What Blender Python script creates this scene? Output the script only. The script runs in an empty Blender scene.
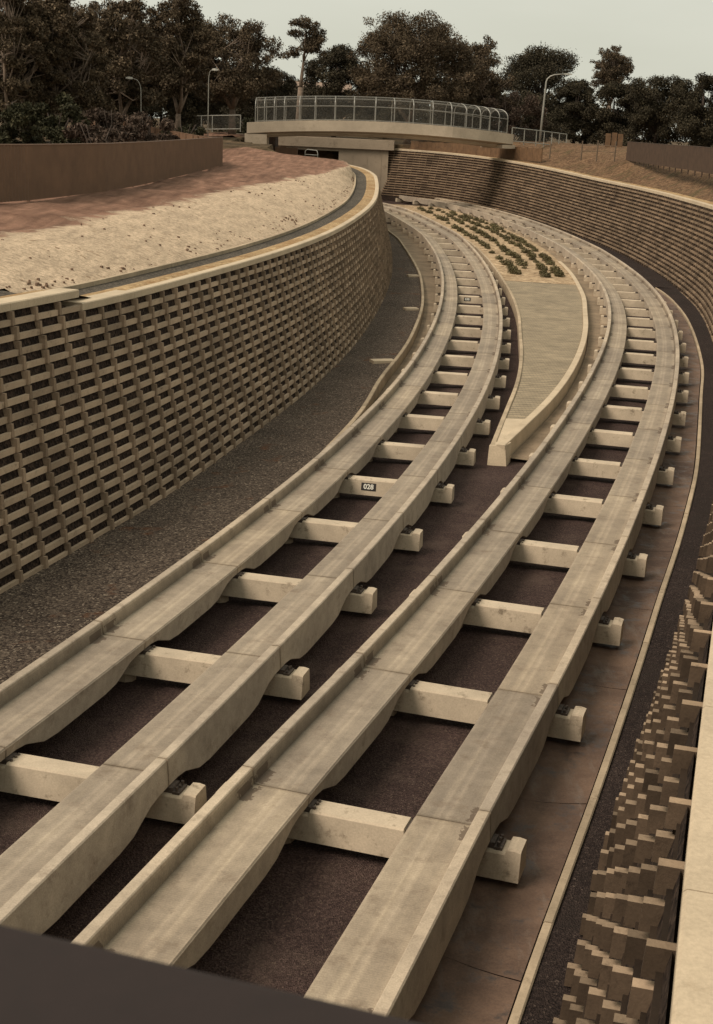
import bpy, math, random
import numpy as np
from mathutils import Vector, Matrix
random.seed(7); rng = np.random.default_rng(7)
S = bpy.context.scene
COL = S.collection
R = math.radians

# ------------------------------------------------------------------ helpers
def tag(o, label=None, cat=None, group=None, kind=None):
    if label: o['label'] = label
    if cat: o['category'] = cat
    if group: o['group'] = group
    if kind: o['kind'] = kind
    return o

class MB:
    """collects vertices / faces (+ optional uv per vertex) of one mesh"""
    def __init__(s): s.v = []; s.f = []; s.uv = []
    def add(s, vs, fs, uv=None):
        n = len(s.v); s.v += [tuple(p) for p in vs]
        s.f += [tuple(n + i for i in f) for f in fs]
        s.uv += uv if uv else [(0, 0)] * len(vs)
    def hexa(s, p):      # 8 points, bottom 4 ccw then top 4
        s.add(p, [(3, 2, 1, 0), (4, 5, 6, 7), (0, 1, 5, 4), (1, 2, 6, 5), (2, 3, 7, 6), (3, 0, 4, 7)])
    def box(s, x0, x1, y0, y1, z0, z1):
        s.hexa([(x0, y0, z0), (x1, y0, z0), (x1, y1, z0), (x0, y1, z0), (x0, y0, z1), (x1, y0, z1), (x1, y1, z1), (x0, y1, z1)])
    def obox(s, c, t, l, w, z0, z1, taper=0):  # oriented box: centre xy, unit tangent, half length, half width
        n = (t[1], -t[0]); P = []
        for k, (z, e) in enumerate(((z0, 0), (z1, taper))):
            for a, b in ((-1, 1), (-1, -1), (1, -1), (1, 1)):
                P.append((c[0] + t[0] * (l - e) * a + n[0] * (w - e) * b, c[1] + t[1] * (l - e) * a + n[1] * (w - e) * b, z))
        P = [P[0], P[3], P[2], P[1], P[4], P[7], P[6], P[5]]
        s.hexa([P[3], P[2], P[1], P[0], P[7], P[6], P[5], P[4]])
    def tube(s, pts, r, n=6, cap=True):
        pts = [Vector(p) for p in pts]; rs = r if isinstance(r, (list, tuple)) else [r] * len(pts)
        vs = []; fs = []
        up = None
        for i, p in enumerate(pts):
            d = (pts[min(i + 1, len(pts) - 1)] - pts[max(i - 1, 0)]).normalized()
            if up is None: up = d.orthogonal().normalized()
            a = (up - d * up.dot(d))
            a = a.normalized() if a.length > 1e-6 else d.orthogonal().normalized()
            up = a; b = d.cross(a)
            for k in range(n):
                q = p + (a * math.cos(2 * math.pi * k / n) + b * math.sin(2 * math.pi * k / n)) * rs[i]
                vs.append(q)
        for i in range(len(pts) - 1):
            for k in range(n):
                fs.append((i * n + k, i * n + (k + 1) % n, (i + 1) * n + (k + 1) % n, (i + 1) * n + k))
        if cap:
            fs.append(tuple(reversed(range(n)))); fs.append(tuple((len(pts) - 1) * n + k for k in range(n)))
        s.add(vs, fs)
    def loft(s, rings, closed=True, caps=True, uvs=None):
        n = len(rings[0]); vs = [p for r_ in rings for p in r_]; fs = []
        m = n if closed else n - 1
        for i in range(len(rings) - 1):
            for k in range(m):
                fs.append((i * n + k, i * n + (k + 1) % n, (i + 1) * n + (k + 1) % n, (i + 1) * n + k))
        if closed and caps:
            fs.append(tuple(reversed(range(n)))); fs.append(tuple((len(rings) - 1) * n + k for k in range(n)))
        s.add(vs, fs, uvs)
    def build(s, name, mat, parent=None, smooth=False, recalc=True, loc=None):
        me = bpy.data.meshes.new(name)
        vs = s.v
        if loc: vs = [(x - loc[0], y - loc[1], z - loc[2]) for x, y, z in s.v]
        me.from_pydata(vs, [], s.f)
        if any(u != (0, 0) for u in s.uv[:64]):
            ul = me.uv_layers.new(name='UVMap'); li = np.zeros(len(me.loops), dtype=np.int32)
            me.loops.foreach_get('vertex_index', li)
            ul.data.foreach_set('uv', np.array(s.uv, dtype=np.float32)[li].ravel())
        if recalc:
            import bmesh
            b = bmesh.new(); b.from_mesh(me); bmesh.ops.recalc_face_normals(b, faces=b.faces); b.to_mesh(me); b.free()
        if smooth: me.polygons.foreach_set('use_smooth', [True] * len(me.polygons))
        me.materials.append(mat)
        o = bpy.data.objects.new(name, me); COL.objects.link(o)
        if loc: o.location = loc
        if parent: o.parent = parent
        return o

def empty(name, loc=(0, 0, 0)):
    o = bpy.data.objects.new(name, None); o.location = loc; o.empty_display_size = .2; COL.objects.link(o); return o

ONES = 'first second third fourth fifth sixth seventh eighth ninth tenth eleventh twelfth thirteenth fourteenth fifteenth sixteenth seventeenth eighteenth nineteenth'.split()
def ordinal(n):
    if n < 20: return ONES[n - 1]
    t = {2: 'twent', 3: 'thirt', 4: 'fort', 5: 'fift'}[n // 10]
    return t + 'ieth' if n % 10 == 0 else t + 'y-' + ONES[n % 10 - 1]

class Curve:
    def __init__(s, pts, step=.5):
        P = [np.array(p, float) for p in pts]
        P = [2 * P[0] - P[1]] + P + [2 * P[-1] - P[-2]]
        out = []
        for i in range(1, len(P) - 2):
            n = max(2, int(np.hypot(*(P[i + 1] - P[i])) / step))
            for k in range(n):
                t = k / n; p0, p1, p2, p3 = P[i - 1:i + 3]
                out.append(.5 * ((2 * p1) + (p2 - p0) * t + (2 * p0 - 5 * p1 + 4 * p2 - p3) * t * t + (-p0 + 3 * p1 - 3 * p2 + p3) * t ** 3))
        out.append(P[-2]); s.P = np.array(out)
        for _ in range(6): s.P[1:-1] = .25 * s.P[:-2] + .5 * s.P[1:-1] + .25 * s.P[2:]
        s.S = np.r_[0, np.cumsum(np.hypot(*(s.P[1:] - s.P[:-1]).T))]; s.L = s.S[-1]
    def at(s, t): return np.array([np.interp(t, s.S, s.P[:, 0]), np.interp(t, s.S, s.P[:, 1])])
    def tan(s, t):
        d = s.at(min(t + .6, s.L)) - s.at(max(t - .6, 0)); return d / np.hypot(*d)
    def off(s, t, u):      # u > 0 to the right of travel
        T = s.tan(t); p = s.at(t); return (p[0] + T[1] * u, p[1] - T[0] * u)
    def near(s, p): return s.S[np.argmin(((s.P - np.array(p)) ** 2).sum(1))]
    def xat(s, y):
        i = np.argmax(s.P[:, 1] >= y); return float(np.interp(y, s.P[:i + 1, 1], s.P[:i + 1, 0])) if i else float(s.P[0, 0])

def zs(X, Y):        # running surface level of the busway: gentle grade and vertical curve
    Y = min(Y, 100.); u = X / 10; v = (Y - 40) / 40
    return .324 * u - .652 * v - .237 * u * u + .276 * u * v + .32 * v * v + .187 * v ** 3 - .333 * u * v * v
def sst(a, b, x):
    t = min(max((x - a) / (b - a), 0), 1); return t * t * (3 - 2 * t)

# ------------------------------------------------------------------ materials
def newmat(name):
    m = bpy.data.materials.new(name); m.use_nodes = True; nt = m.node_tree
    for n in list(nt.nodes): nt.nodes.remove(n)
    out = nt.nodes.new('ShaderNodeOutputMaterial'); b = nt.nodes.new('ShaderNodeBsdfPrincipled')
    nt.links.new(b.outputs[0], out.inputs[0]); return m, nt, b, out
def N(nt, typ, **kw):
    n = nt.nodes.new(typ)
    for k, v in kw.items():
        if k.startswith('i_'): n.inputs[k[2:].replace('_', ' ')].default_value = v
        else: setattr(n, k, v)
    return n
def noise(nt, scale, detail=4, rough=.6, vec=None, stretch=None):
    n = N(nt, 'ShaderNodeTexNoise'); n.inputs['Scale'].default_value = scale; n.inputs['Detail'].default_value = detail; n.inputs['Roughness'].default_value = rough
    if vec is None: vec = N(nt, 'ShaderNodeTexCoord').outputs['Object']
    if stretch:
        mp = N(nt, 'ShaderNodeMapping'); mp.inputs['Scale'].default_value = stretch; nt.links.new(vec, mp.inputs[0]); vec = mp.outputs[0]
    nt.links.new(vec, n.inputs['Vector']); return n.outputs['Fac']
def ramp(nt, fac, stops):
    r = N(nt, 'ShaderNodeValToRGB'); e = r.color_ramp.elements
    while len(e) < len(stops): e.new(.5)
    for i, (p, c) in enumerate(stops): e[i].position = p; e[i].color = (*c, 1) if len(c) == 3 else c
    nt.links.new(fac, r.inputs[0]); return r.outputs[0]
def g(v): return (v, v, v)
def mix(nt, a, b, fac, mode='MIX'):
    m = N(nt, 'ShaderNodeMix', data_type='RGBA', blend_type=mode)
    for s, v in ((m.inputs[6], a), (m.inputs[7], b), (m.inputs[0], fac)):
        if hasattr(v, 'type') and hasattr(v, 'links'): nt.links.new(v, s)
        else: s.default_value = (*v, 1) if isinstance(v, tuple) else v
    return m.outputs[2]
def math_(nt, op, a, b=None, c=None):
    m = N(nt, 'ShaderNodeMath', operation=op)
    for i, v in enumerate((a, b, c)):
        if v is None: continue
        if hasattr(v, 'links'): nt.links.new(v, m.inputs[i])
        else: m.inputs[i].default_value = v
    return m.outputs[0]
def bump(nt, b, h, strength=.3, dist=.02):
    n = N(nt, 'ShaderNodeBump'); n.inputs['Strength'].default_value = strength; n.inputs['Distance'].default_value = dist
    nt.links.new(h, n.inputs['Height']); nt.links.new(n.outputs[0], b.inputs['Normal'])
def rnd_island(nt):
    return N(nt, 'ShaderNodeNewGeometry').outputs['Random Per Island']
def world_pos(nt): return N(nt, 'ShaderNodeNewGeometry').outputs['Position']

def concrete(name, col, vary=.25, stain=.5, stain_col=(.10, .07, .045), island=0., fine=60, scale=1.):
    m, nt, b, _ = newmat(name); P = world_pos(nt)
    n1 = noise(nt, .9 * scale, 6, .65, P); n2 = noise(nt, fine, 3, .7, P); n3 = noise(nt, 3.3 * scale, 8, .75, P)
    if name == 'sleeper_concrete': stain = .9
    c = mix(nt, tuple(x * (1 - vary) for x in col), tuple(min(1, x * (1 + vary)) for x in col), ramp(nt, n1, [(.3, g(0)), (.7, g(1))]))
    c = mix(nt, c, (.5, .5, .5), .0)
    c = mix(nt, c, ramp(nt, n2, [(.25, g(.72)), (.75, g(1.15))]), .6, 'MULTIPLY')
    c = mix(nt, c, stain_col, math_(nt, 'MULTIPLY', ramp(nt, n3, [(.56, g(0)), (.72, g(1))]), stain))
    if island:
        c = mix(nt, c, ramp(nt, rnd_island(nt), [(0, g(1 - island)), (.5, g(1)), (1, g(1 + island * .6))]), 1., 'MULTIPLY')
    nt.links.new(c, b.inputs['Base Color']); b.inputs['Roughness'].default_value = .9; b.inputs['Specular IOR Level'].default_value = .2
    bump(nt, b, n2, .35, .01)
    return m
M = {}
M['sleeper'] = concrete('sleeper_concrete', (.50, .41, .30), .20, .8, (.11, .08, .05), 0, 45, 1.4)
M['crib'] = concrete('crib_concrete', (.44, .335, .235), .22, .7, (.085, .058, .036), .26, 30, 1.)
M['crib_far'] = concrete('crib_concrete_weathered', (.215, .155, .102), .25, .7, (.055, .036, .025), .38, 30, .6)
M['crib_header'] = concrete('crib_header_concrete', (.30, .22, .15), .22, .65, (.06, .04, .026), .3, 30, 1.)
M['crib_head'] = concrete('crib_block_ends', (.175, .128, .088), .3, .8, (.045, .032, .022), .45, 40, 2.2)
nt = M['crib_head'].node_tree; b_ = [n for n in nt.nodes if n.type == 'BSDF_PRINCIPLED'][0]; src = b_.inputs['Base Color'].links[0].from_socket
sn_ = N(nt, 'ShaderNodeSeparateXYZ'); nt.links.new(N(nt, 'ShaderNodeNewGeometry').outputs['True Normal'], sn_.inputs[0])   # tops painted lighter as if skylit, dirty sides darkened
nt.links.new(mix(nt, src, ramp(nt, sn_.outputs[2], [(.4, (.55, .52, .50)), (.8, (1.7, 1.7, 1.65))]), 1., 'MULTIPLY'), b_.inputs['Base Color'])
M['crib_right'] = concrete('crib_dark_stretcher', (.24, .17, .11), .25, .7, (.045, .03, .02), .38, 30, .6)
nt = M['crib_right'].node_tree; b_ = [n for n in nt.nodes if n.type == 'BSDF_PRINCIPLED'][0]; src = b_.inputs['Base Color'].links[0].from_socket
sp_ = N(nt, 'ShaderNodeSeparateXYZ'); nt.links.new(world_pos(nt), sp_.inputs[0])   # near stretchers darkened to paint the shaded gaps between headers
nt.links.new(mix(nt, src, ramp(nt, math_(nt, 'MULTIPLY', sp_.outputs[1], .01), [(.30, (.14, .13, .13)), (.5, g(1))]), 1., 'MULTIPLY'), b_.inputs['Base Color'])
M['coping'] = concrete('coping_concrete', (.52, .42, .295), .14, .35, (.2, .13, .07), .06, 30, 1.)
M['kerb'] = concrete('kerb_concrete', (.40, .315, .215), .25, .6, (.10, .07, .045), .18, 30, 1.2)
M['drain'] = concrete('stained_drain_concrete', (.150, .112, .088), .70, .95, (.030, .019, .016), .1, 25, .8)
M['drain_pale'] = concrete('drain_concrete', (.24, .18, .12), .35, .7, (.06, .04, .03), .1, 25, .8)
M['bridge'] = concrete('bridge_concrete', (.46, .38, .285), .16, .4, (.12, .09, .06), .05, 12, .35)
M['portal'] = concrete('portal_concrete', (.37, .295, .215), .18, .6, (.10, .07, .045), .08, 12, .3)

def drain_mat():
    m, nt, b, _ = newmat('silted_drain_concrete'); P = world_pos(nt)
    n1 = noise(nt, .55, 9, .7, P); n2 = noise(nt, 2.4, 9, .75, P); n3 = noise(nt, 40, 4, .7, P); n4 = noise(nt, 1., 7, .7, P, (3.2, .6, 1))
    c = mix(nt, (.070, .040, .027), (.19, .118, .078), ramp(nt, n1, [(.36, g(0)), (.62, g(1))]))
    c = mix(nt, c, (.19, .15, .12), ramp(nt, n4, [(.54, g(0)), (.66, g(.6))]))
    c = mix(nt, c, (.035, .022, .018), ramp(nt, n2, [(.54, g(0)), (.64, g(.8))]))
    c = mix(nt, c, ramp(nt, n3, [(.3, g(.7)), (.7, g(1.2))]), .8, 'MULTIPLY')
    nt.links.new(c, b.inputs['Base Color']); nt.links.new(ramp(nt, n2, [(.5, g(.85)), (.62, g(.45))]), b.inputs['Roughness'])
    bump(nt, b, n2, .5, .02); return m
M['drain'] = drain_mat()
def beam_mat():
    m, nt, b, _ = newmat('guideway_concrete'); P = world_pos(nt)
    uv = N(nt, 'ShaderNodeTexCoord').outputs['UV']; sep = N(nt, 'ShaderNodeSeparateXYZ'); nt.links.new(uv, sep.inputs[0])
    u, s = sep.outputs[0], sep.outputs[1]
    n1 = noise(nt, .5, 6, .65, P); n2 = noise(nt, 55, 3, .7, P); n3 = noise(nt, 2.6, 8, .75, P)
    base = mix(nt, (.37, .303, .232), (.52, .43, .325), ramp(nt, n1, [(.36, g(0)), (.64, g(1))]))
    base = mix(nt, base, ramp(nt, n2, [(.25, g(.66)), (.75, g(1.16))]), .7, 'MULTIPLY')
    base = mix(nt, base, ramp(nt, noise(nt, 4.5, 6, .7, P), [(.32, g(.82)), (.6, g(1.05))]), .9, 'MULTIPLY')
    # wheel-path streaks along the running surface
    st = N(nt, 'ShaderNodeCombineXYZ'); nt.links.new(math_(nt, 'MULTIPLY', u, 14.), st.inputs[0]); nt.links.new(math_(nt, 'MULTIPLY', s, .35), st.inputs[1])
    ns = noise(nt, 1., 5, .6, st.outputs[0])
    run = mix(nt, mix(nt, base, g(.86), 1., 'MULTIPLY'), ramp(nt, ns, [(.3, (.84, .84, .85)), (.7, (1.08, 1.07, 1.03))]), .7, 'MULTIPLY')
    band = ramp(nt, u, [(0, g(1.08)), (.61 / 2, g(1.12)), (.655 / 2, g(.84)), (.78 / 2, g(.78)), (.86 / 2, g(1.06)), (.885 / 2, g(.82)), (.95 / 2, g(1.08)), (1.0 / 2, g(.80)), (1.15 / 2, g(.76)), (1.24 / 2, g(1.0)), (1.27 / 2, g(.5)), (1.295 / 2, g(1.08)), (1, g(1.08))])
    nm = nt.nodes.new('ShaderNodeVectorMath')
    uh = math_(nt, 'MULTIPLY', u, .5); nt.links.new(uh, band.node.inputs[0])
    run = mix(nt, run, band, .8, 'MULTIPLY')
    # cross scoring of the running surface
    wv = N(nt, 'ShaderNodeTexWave', wave_type='BANDS', bands_direction='Y'); wv.inputs['Scale'].default_value = 9; wv.inputs['Distortion'].default_value = 1.5
    nt.links.new(uv, wv.inputs['Vector'])
    run = mix(nt, run, ramp(nt, wv.outputs['Fac'], [(0, g(.93)), (1, g(1.04))]), .7, 'MULTIPLY')
    onrun = math_(nt, 'MULTIPLY', math_(nt, 'GREATER_THAN', u, .60), math_(nt, 'LESS_THAN', u, 1.29))
    c = mix(nt, base, run, onrun)
    # every span a little different
    oi = N(nt, 'ShaderNodeObjectInfo').outputs['Random']
    c = mix(nt, c, ramp(nt, oi, [(0, (.84, .84, .85)), (.5, (1., 1., 1.)), (1, (1.10, 1.08, 1.04))]), 1., 'MULTIPLY')
    # drain stains against the kerb at both ends of a span
    e = math_(nt, 'PINGPONG', math_(nt, 'ADD', s, 0.), 2.0)
    en = math_(nt, 'ADD', e, math_(nt, 'MULTIPLY', math_(nt, 'SUBTRACT', noise(nt, 9, 3, .6, P), .5), .5))
    near_end = math_(nt, 'MULTIPLY', math_(nt, 'LESS_THAN', en, .42), math_(nt, 'GREATER_THAN', en, .08))
    un = math_(nt, 'ADD', u, math_(nt, 'MULTIPLY', math_(nt, 'SUBTRACT', noise(nt, 14, 3, .6, P), .5), .22))
    spot = math_(nt, 'MULTIPLY', math_(nt, 'MULTIPLY', near_end, math_(nt, 'GREATER_THAN', un, 1.17)), math_(nt, 'LESS_THAN', u, 1.285))
    c = mix(nt, c, (.10, .07, .05), math_(nt, 'MULTIPLY', spot, .75))
    c = mix(nt, c, (.16, .115, .08), math_(nt, 'MULTIPLY', ramp(nt, n3, [(.54, g(0)), (.70, g(1))]), .6))
    c = mix(nt, c, (.07, .05, .038), math_(nt, 'MULTIPLY', ramp(nt, noise(nt, 7.5, 5, .7, P), [(.66, g(0)), (.74, g(1))]), .45))
    # grime on the ends of the span
    c = mix(nt, c, (.5, .46, .4), math_(nt, 'MULTIPLY', ramp(nt, e, [(0, g(1)), (.06, g(.15)), (.2, g(0))]), .6), 'MULTIPLY')
    nt.links.new(c, b.inputs['Base Color']); b.inputs['Roughness'].default_value = .88; b.inputs['Specular IOR Level'].default_value = .2
    bump(nt, b, n2, .35, .01)
    return m
M['beam'] = beam_mat()

def ground_mat(name, dark, light, scale, spec=None, patch=None, bumpd=.03, rough=.95):
    m, nt, b, _ = newmat(name); P = world_pos(nt)
    v = N(nt, 'ShaderNodeTexVoronoi'); v.inputs['Scale'].default_value = scale; nt.links.new(P, v.inputs['Vector'])
    cv = N(nt, 'ShaderNodeSeparateColor'); nt.links.new(v.outputs['Color'], cv.inputs[0])
    n1 = noise(nt, scale * .5, 6, .75, P); n2 = noise(nt, .35, 6, .6, P)
    c = mix(nt, dark, light, ramp(nt, math_(nt, 'MULTIPLY', cv.outputs[0], n1), [(.1, g(0)), (.55, g(1))]))
    c = mix(nt, c, ramp(nt, n2, [(.3, g(.7)), (.7, g(1.25))]), .8, 'MULTIPLY')
    if name == 'dark_track_gravel': c = mix(nt, c, (.20, .145, .11), math_(nt, 'MULTIPLY', ramp(nt, noise(nt, .8, 9, .72, P), [(.5, g(0)), (.75, g(1))]), .35))
    if spec: c = mix(nt, c, spec, math_(nt, 'GREATER_THAN', cv.outputs[1], .965))
    if patch:
        pc, ps, lo, hi = patch; c = mix(nt, c, pc, ramp(nt, noise(nt, ps, 6, .65, P), [(lo, g(0)), (hi, g(1))]))
    nt.links.new(c, b.inputs['Base Color']); b.inputs['Roughness'].default_value = rough; b.inputs['Specular IOR Level'].default_value = .15
    bump(nt, b, v.outputs['Distance'], .8, bumpd)
    return m
M['track_gravel'] = ground_mat('dark_track_gravel', (.038, .0235, .0205), (.105, .068, .058), 55, (.12, .085, .065))
M['shoulder_gravel'] = ground_mat('shoulder_gravel', (.040, .029, .023), (.190, .145, .108), 30, (.30, .24, .18), ((.13, .055, .025), 1.1, .60, .74))
M['strip_gravel'] = ground_mat('dark_strip_gravel', (.022, .015, .013), (.060, .042, .035), 48, (.085, .062, .05), ((.03, .022, .018), .9, .5, .65))
M['ditch_gravel'] = ground_mat('ditch_gravel', (.05, .042, .034), (.15, .125, .095), 26)
M['sand'] = ground_mat('pale_sand', (.42, .31, .18), (.66, .50, .31), 7, (.20, .13, .07), ((.33, .22, .12), 1.6, .60, .80), .05)
M['island_soil'] = ground_mat('island_planting_soil', (.30, .21, .125), (.56, .42, .27), 5, (.12, .08, .045), ((.24, .165, .095), 1.2, .52, .72), .05)
M['soil'] = ground_mat('tan_soil', (.26, .17, .085), (.50, .36, .20), 12, None, ((.25, .14, .06), .8, .5, .7))
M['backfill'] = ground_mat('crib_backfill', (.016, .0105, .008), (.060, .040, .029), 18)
M['dry_grass'] = ground_mat('dry_brown_ground', (.085, .048, .026), (.22, .135, .075), 6, None, ((.075, .058, .026), .5, .52, .7), .06)
M['plateau'] = ground_mat('scrub_ground', (.05, .035, .02), (.14, .10, .055), 3, None, ((.20, .13, .08), .15, .5, .7), .06)

def dirt_mat():
    m, nt, b, _ = newmat('red_dirt'); P = world_pos(nt)
    n1 = noise(nt, .7, 8, .7, P); n2 = noise(nt, 9, 6, .75, P)
    n3 = noise(nt, 1., 6, .6, P, (2.6, .28, 1))
    c = mix(nt, (.115, .062, .042), (.26, .155, .105), ramp(nt, n1, [(.3, g(0)), (.7, g(1))]))
    c = mix(nt, c, ramp(nt, n3, [(.35, g(.6)), (.65, g(1.3))]), .8, 'MULTIPLY')
    c = mix(nt, c, ramp(nt, n2, [(.3, g(.6)), (.7, g(1.25))]), .7, 'MULTIPLY')
    nt.links.new(c, b.inputs['Base Color']); b.inputs['Roughness'].default_value = .95; b.inputs['Specular IOR Level'].default_value = .1
    bump(nt, b, n2, .8, .08); return m
M['dirt'] = dirt_mat()

def bank_mat():
    m, nt, b, _ = newmat('sand_and_red_dirt'); P = world_pos(nt)
    uv = N(nt, 'ShaderNodeTexCoord').outputs['UV']; sep = N(nt, 'ShaderNodeSeparateXYZ'); nt.links.new(uv, sep.inputs[0])
    n1 = noise(nt, .8, 8, .7, P); n2 = noise(nt, 7, 6, .75, P); n3 = noise(nt, 1., 6, .6, P, (2.6, .25, 1)); n4 = noise(nt, 26, 4, .7, P)
    v = N(nt, 'ShaderNodeTexVoronoi'); v.inputs['Scale'].default_value = 9; nt.links.new(P, v.inputs['Vector'])
    cv = N(nt, 'ShaderNodeSeparateColor'); nt.links.new(v.outputs['Color'], cv.inputs[0])
    sand = mix(nt, (.46, .345, .235), (.71, .555, .395), ramp(nt, n4, [(.3, g(0)), (.7, g(1))]))
    sand = mix(nt, sand, ramp(nt, n2, [(.32, g(.48)), (.58, g(1.08))]), .9, 'MULTIPLY')
    sand = mix(nt, sand, ramp(nt, noise(nt, 1., 8, .75, P, (2.2, .5, 1)), [(.38, g(.72)), (.6, g(1.05))]), .9, 'MULTIPLY')
    sand = mix(nt, sand, (.20, .13, .075), math_(nt, 'MULTIPLY', math_(nt, 'GREATER_THAN', cv.outputs[1], .93), ramp(nt, n1, [(.45, g(0)), (.6, g(.8))])))
    sand = mix(nt, sand, (.30, .20, .11), ramp(nt, n1, [(.60, g(0)), (.78, g(.7))]))
    dirt = mix(nt, (.13, .070, .047), (.30, .175, .12), ramp(nt, n1, [(.3, g(0)), (.7, g(1))]))
    dirt = mix(nt, dirt, ramp(nt, n3, [(.35, g(.6)), (.65, g(1.35))]), .8, 'MULTIPLY')
    dirt = mix(nt, dirt, ramp(nt, n4, [(.3, g(.7)), (.7, g(1.2))]), .7, 'MULTIPLY')
    e = math_(nt, 'ADD', sep.outputs[0], math_(nt, 'MULTIPLY', math_(nt, 'SUBTRACT', n1, .5), .16))
    e = math_(nt, 'ADD', e, math_(nt, 'MULTIPLY', math_(nt, 'SUBTRACT', n2, .5), .05))
    c = mix(nt, sand, dirt, ramp(nt, e, [(.235, g(0)), (.262, g(1))]))
    nt.links.new(c, b.inputs['Base Color']); b.inputs['Roughness'].default_value = .95; b.inputs['Specular IOR Level'].default_value = .1
    bump(nt, b, n2, .8, .06); return m
M['bank'] = bank_mat()
def paving_mat():
    m, nt, b, _ = newmat('ribbed_island_paving'); P = world_pos(nt)
    w = N(nt, 'ShaderNodeTexWave', wave_type='BANDS', bands_direction='Y'); w.inputs['Scale'].default_value = .9; w.inputs['Distortion'].default_value = 2.5; w.inputs['Detail'].default_value = 3
    nt.links.new(P, w.inputs['Vector'])
    br = N(nt, 'ShaderNodeTexBrick'); br.inputs['Scale'].default_value = 2.2; br.inputs['Mortar Size'].default_value = .02
    nt.links.new(P, br.inputs['Vector']); br.inputs['Color1'].default_value = (.285, .225, .145, 1); br.inputs['Color2'].default_value = (.36, .285, .185, 1); br.inputs['Mortar'].default_value = (.19, .155, .10, 1)
    c = mix(nt, br.outputs['Color'], ramp(nt, w.outputs['Fac'], [(0, g(.66)), (1, g(1.15))]), .75, 'MULTIPLY')
    c = mix(nt, c, ramp(nt, noise(nt, 1.1, 6, .7, P), [(.3, g(.68)), (.7, g(1.2))]), .9, 'MULTIPLY')
    c = mix(nt, c, ramp(nt, noise(nt, 1., 7, .75, P, (1.2, 6, 1)), [(.35, g(.7)), (.65, g(1.15))]), .8, 'MULTIPLY')
    nt.links.new(c, b.inputs['Base Color']); b.inputs['Roughness'].default_value = .92
    bump(nt, b, noise(nt, 30, 3, .7, P), .5, .02); return m
M['paving'] = paving_mat()

def plain(name, col, rough=.7, metal=0., vary=.25, sc=4.):
    m, nt, b, _ = newmat(name); n = noise(nt, sc, 5, .65, world_pos(nt))
    c = mix(nt, tuple(x * (1 - vary) for x in col), tuple(x * (1 + vary) for x in col), ramp(nt, n, [(.3, g(0)), (.7, g(1))]))
    nt.links.new(c, b.inputs['Base Color']); b.inputs['Roughness'].default_value = rough; b.inputs['Metallic'].default_value = metal
    return m
M['rust'] = plain('rusty_bearing_steel', (.075, .055, .042), .8, .0, .6, 30)
M['fence'] = plain('brown_steel_fence', (.145, .080, .044), .7, 0, .18, 1.2)
M['fence_dark'] = plain('dark_brown_boards', (.06, .036, .022), .8, 0, .3, 2)
M['fence_orange'] = plain('orange_brown_boards', (.135, .075, .036), .8, 0, .3, 2)
M['stone'] = plain('brown_stones', (.15, .095, .06), .9, 0, .4, 6)
M['galv'] = plain('galvanised_steel', (.30, .29, .25), .5, .2, .12, 3)
M['cage'] = plain('cage_steel', (.25, .24, .21), .5, .2, .15, 3)
M['wood'] = plain('weathered_timber', (.12, .085, .055), .85, 0, .3, 8)
M['parapet'] = plain('dark_brown_painted_steel', (.017, .0095, .0078), .95, 0, .12, 25)
M['trunk'] = plain('gum_bark', (.17, .125, .09), .9, 0, .4, 3)
M['trunk_dark'] = plain('dark_bark', (.06, .043, .032), .9, 0, .4, 3)
M['plate'] = plain('dark_number_plate', (.02, .016, .014), .6)
M['digit'] = plain('white_digit_paint', (.75, .72, .62), .6, 0, .03)
M['tunnel'] = plain('dark_tunnel_concrete', (.09, .07, .05), .9, 0, .3, 1)
M['brick'] = plain('pale_brick', (.42, .31, .22), .9, 0, .12, 2)
M['roof'] = plain('brown_roof_tiles', (.24, .17, .125), .8, 0, .2, 2)
M['glass'] = plain('dark_window_glass', (.04, .04, .045), .15, 0, .1, 2)

def leaf_mat(name, c1, c2, c3):
    m, nt, b, out = newmat(name); r = rnd_island(nt)
    n = noise(nt, .35, 4, .6, world_pos(nt))
    c = ramp(nt, r, [(0, c1), (.55, c2), (1, c3)])
    c = mix(nt, c, ramp(nt, n, [(.3, g(.65)), (.7, g(1.35))]), .9, 'MULTIPLY')
    nt.links.new(c, b.inputs['Base Color']); b.inputs['Roughness'].default_value = .75; b.inputs['Specular IOR Level'].default_value = .15
    return m
M['leaf_gum'] = leaf_mat('gum_leaves', (.042, .031, .019), (.082, .060, .036), (.14, .103, .064))
M['leaf_dark'] = leaf_mat('dark_leaves', (.026, .022, .014), (.046, .038, .023), (.078, .064, .038))
M['leaf_green'] = leaf_mat('olive_leaves', (.022, .022, .011), (.038, .036, .018), (.062, .056, .028))
M['leaf_brown'] = leaf_mat('dry_twigs', (.045, .031, .022), (.075, .052, .038), (.12, .085, .062))
M['leaf_island'] = leaf_mat('groundcover_leaves', (.065, .055, .026), (.115, .098, .046), (.17, .145, .075))

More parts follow.
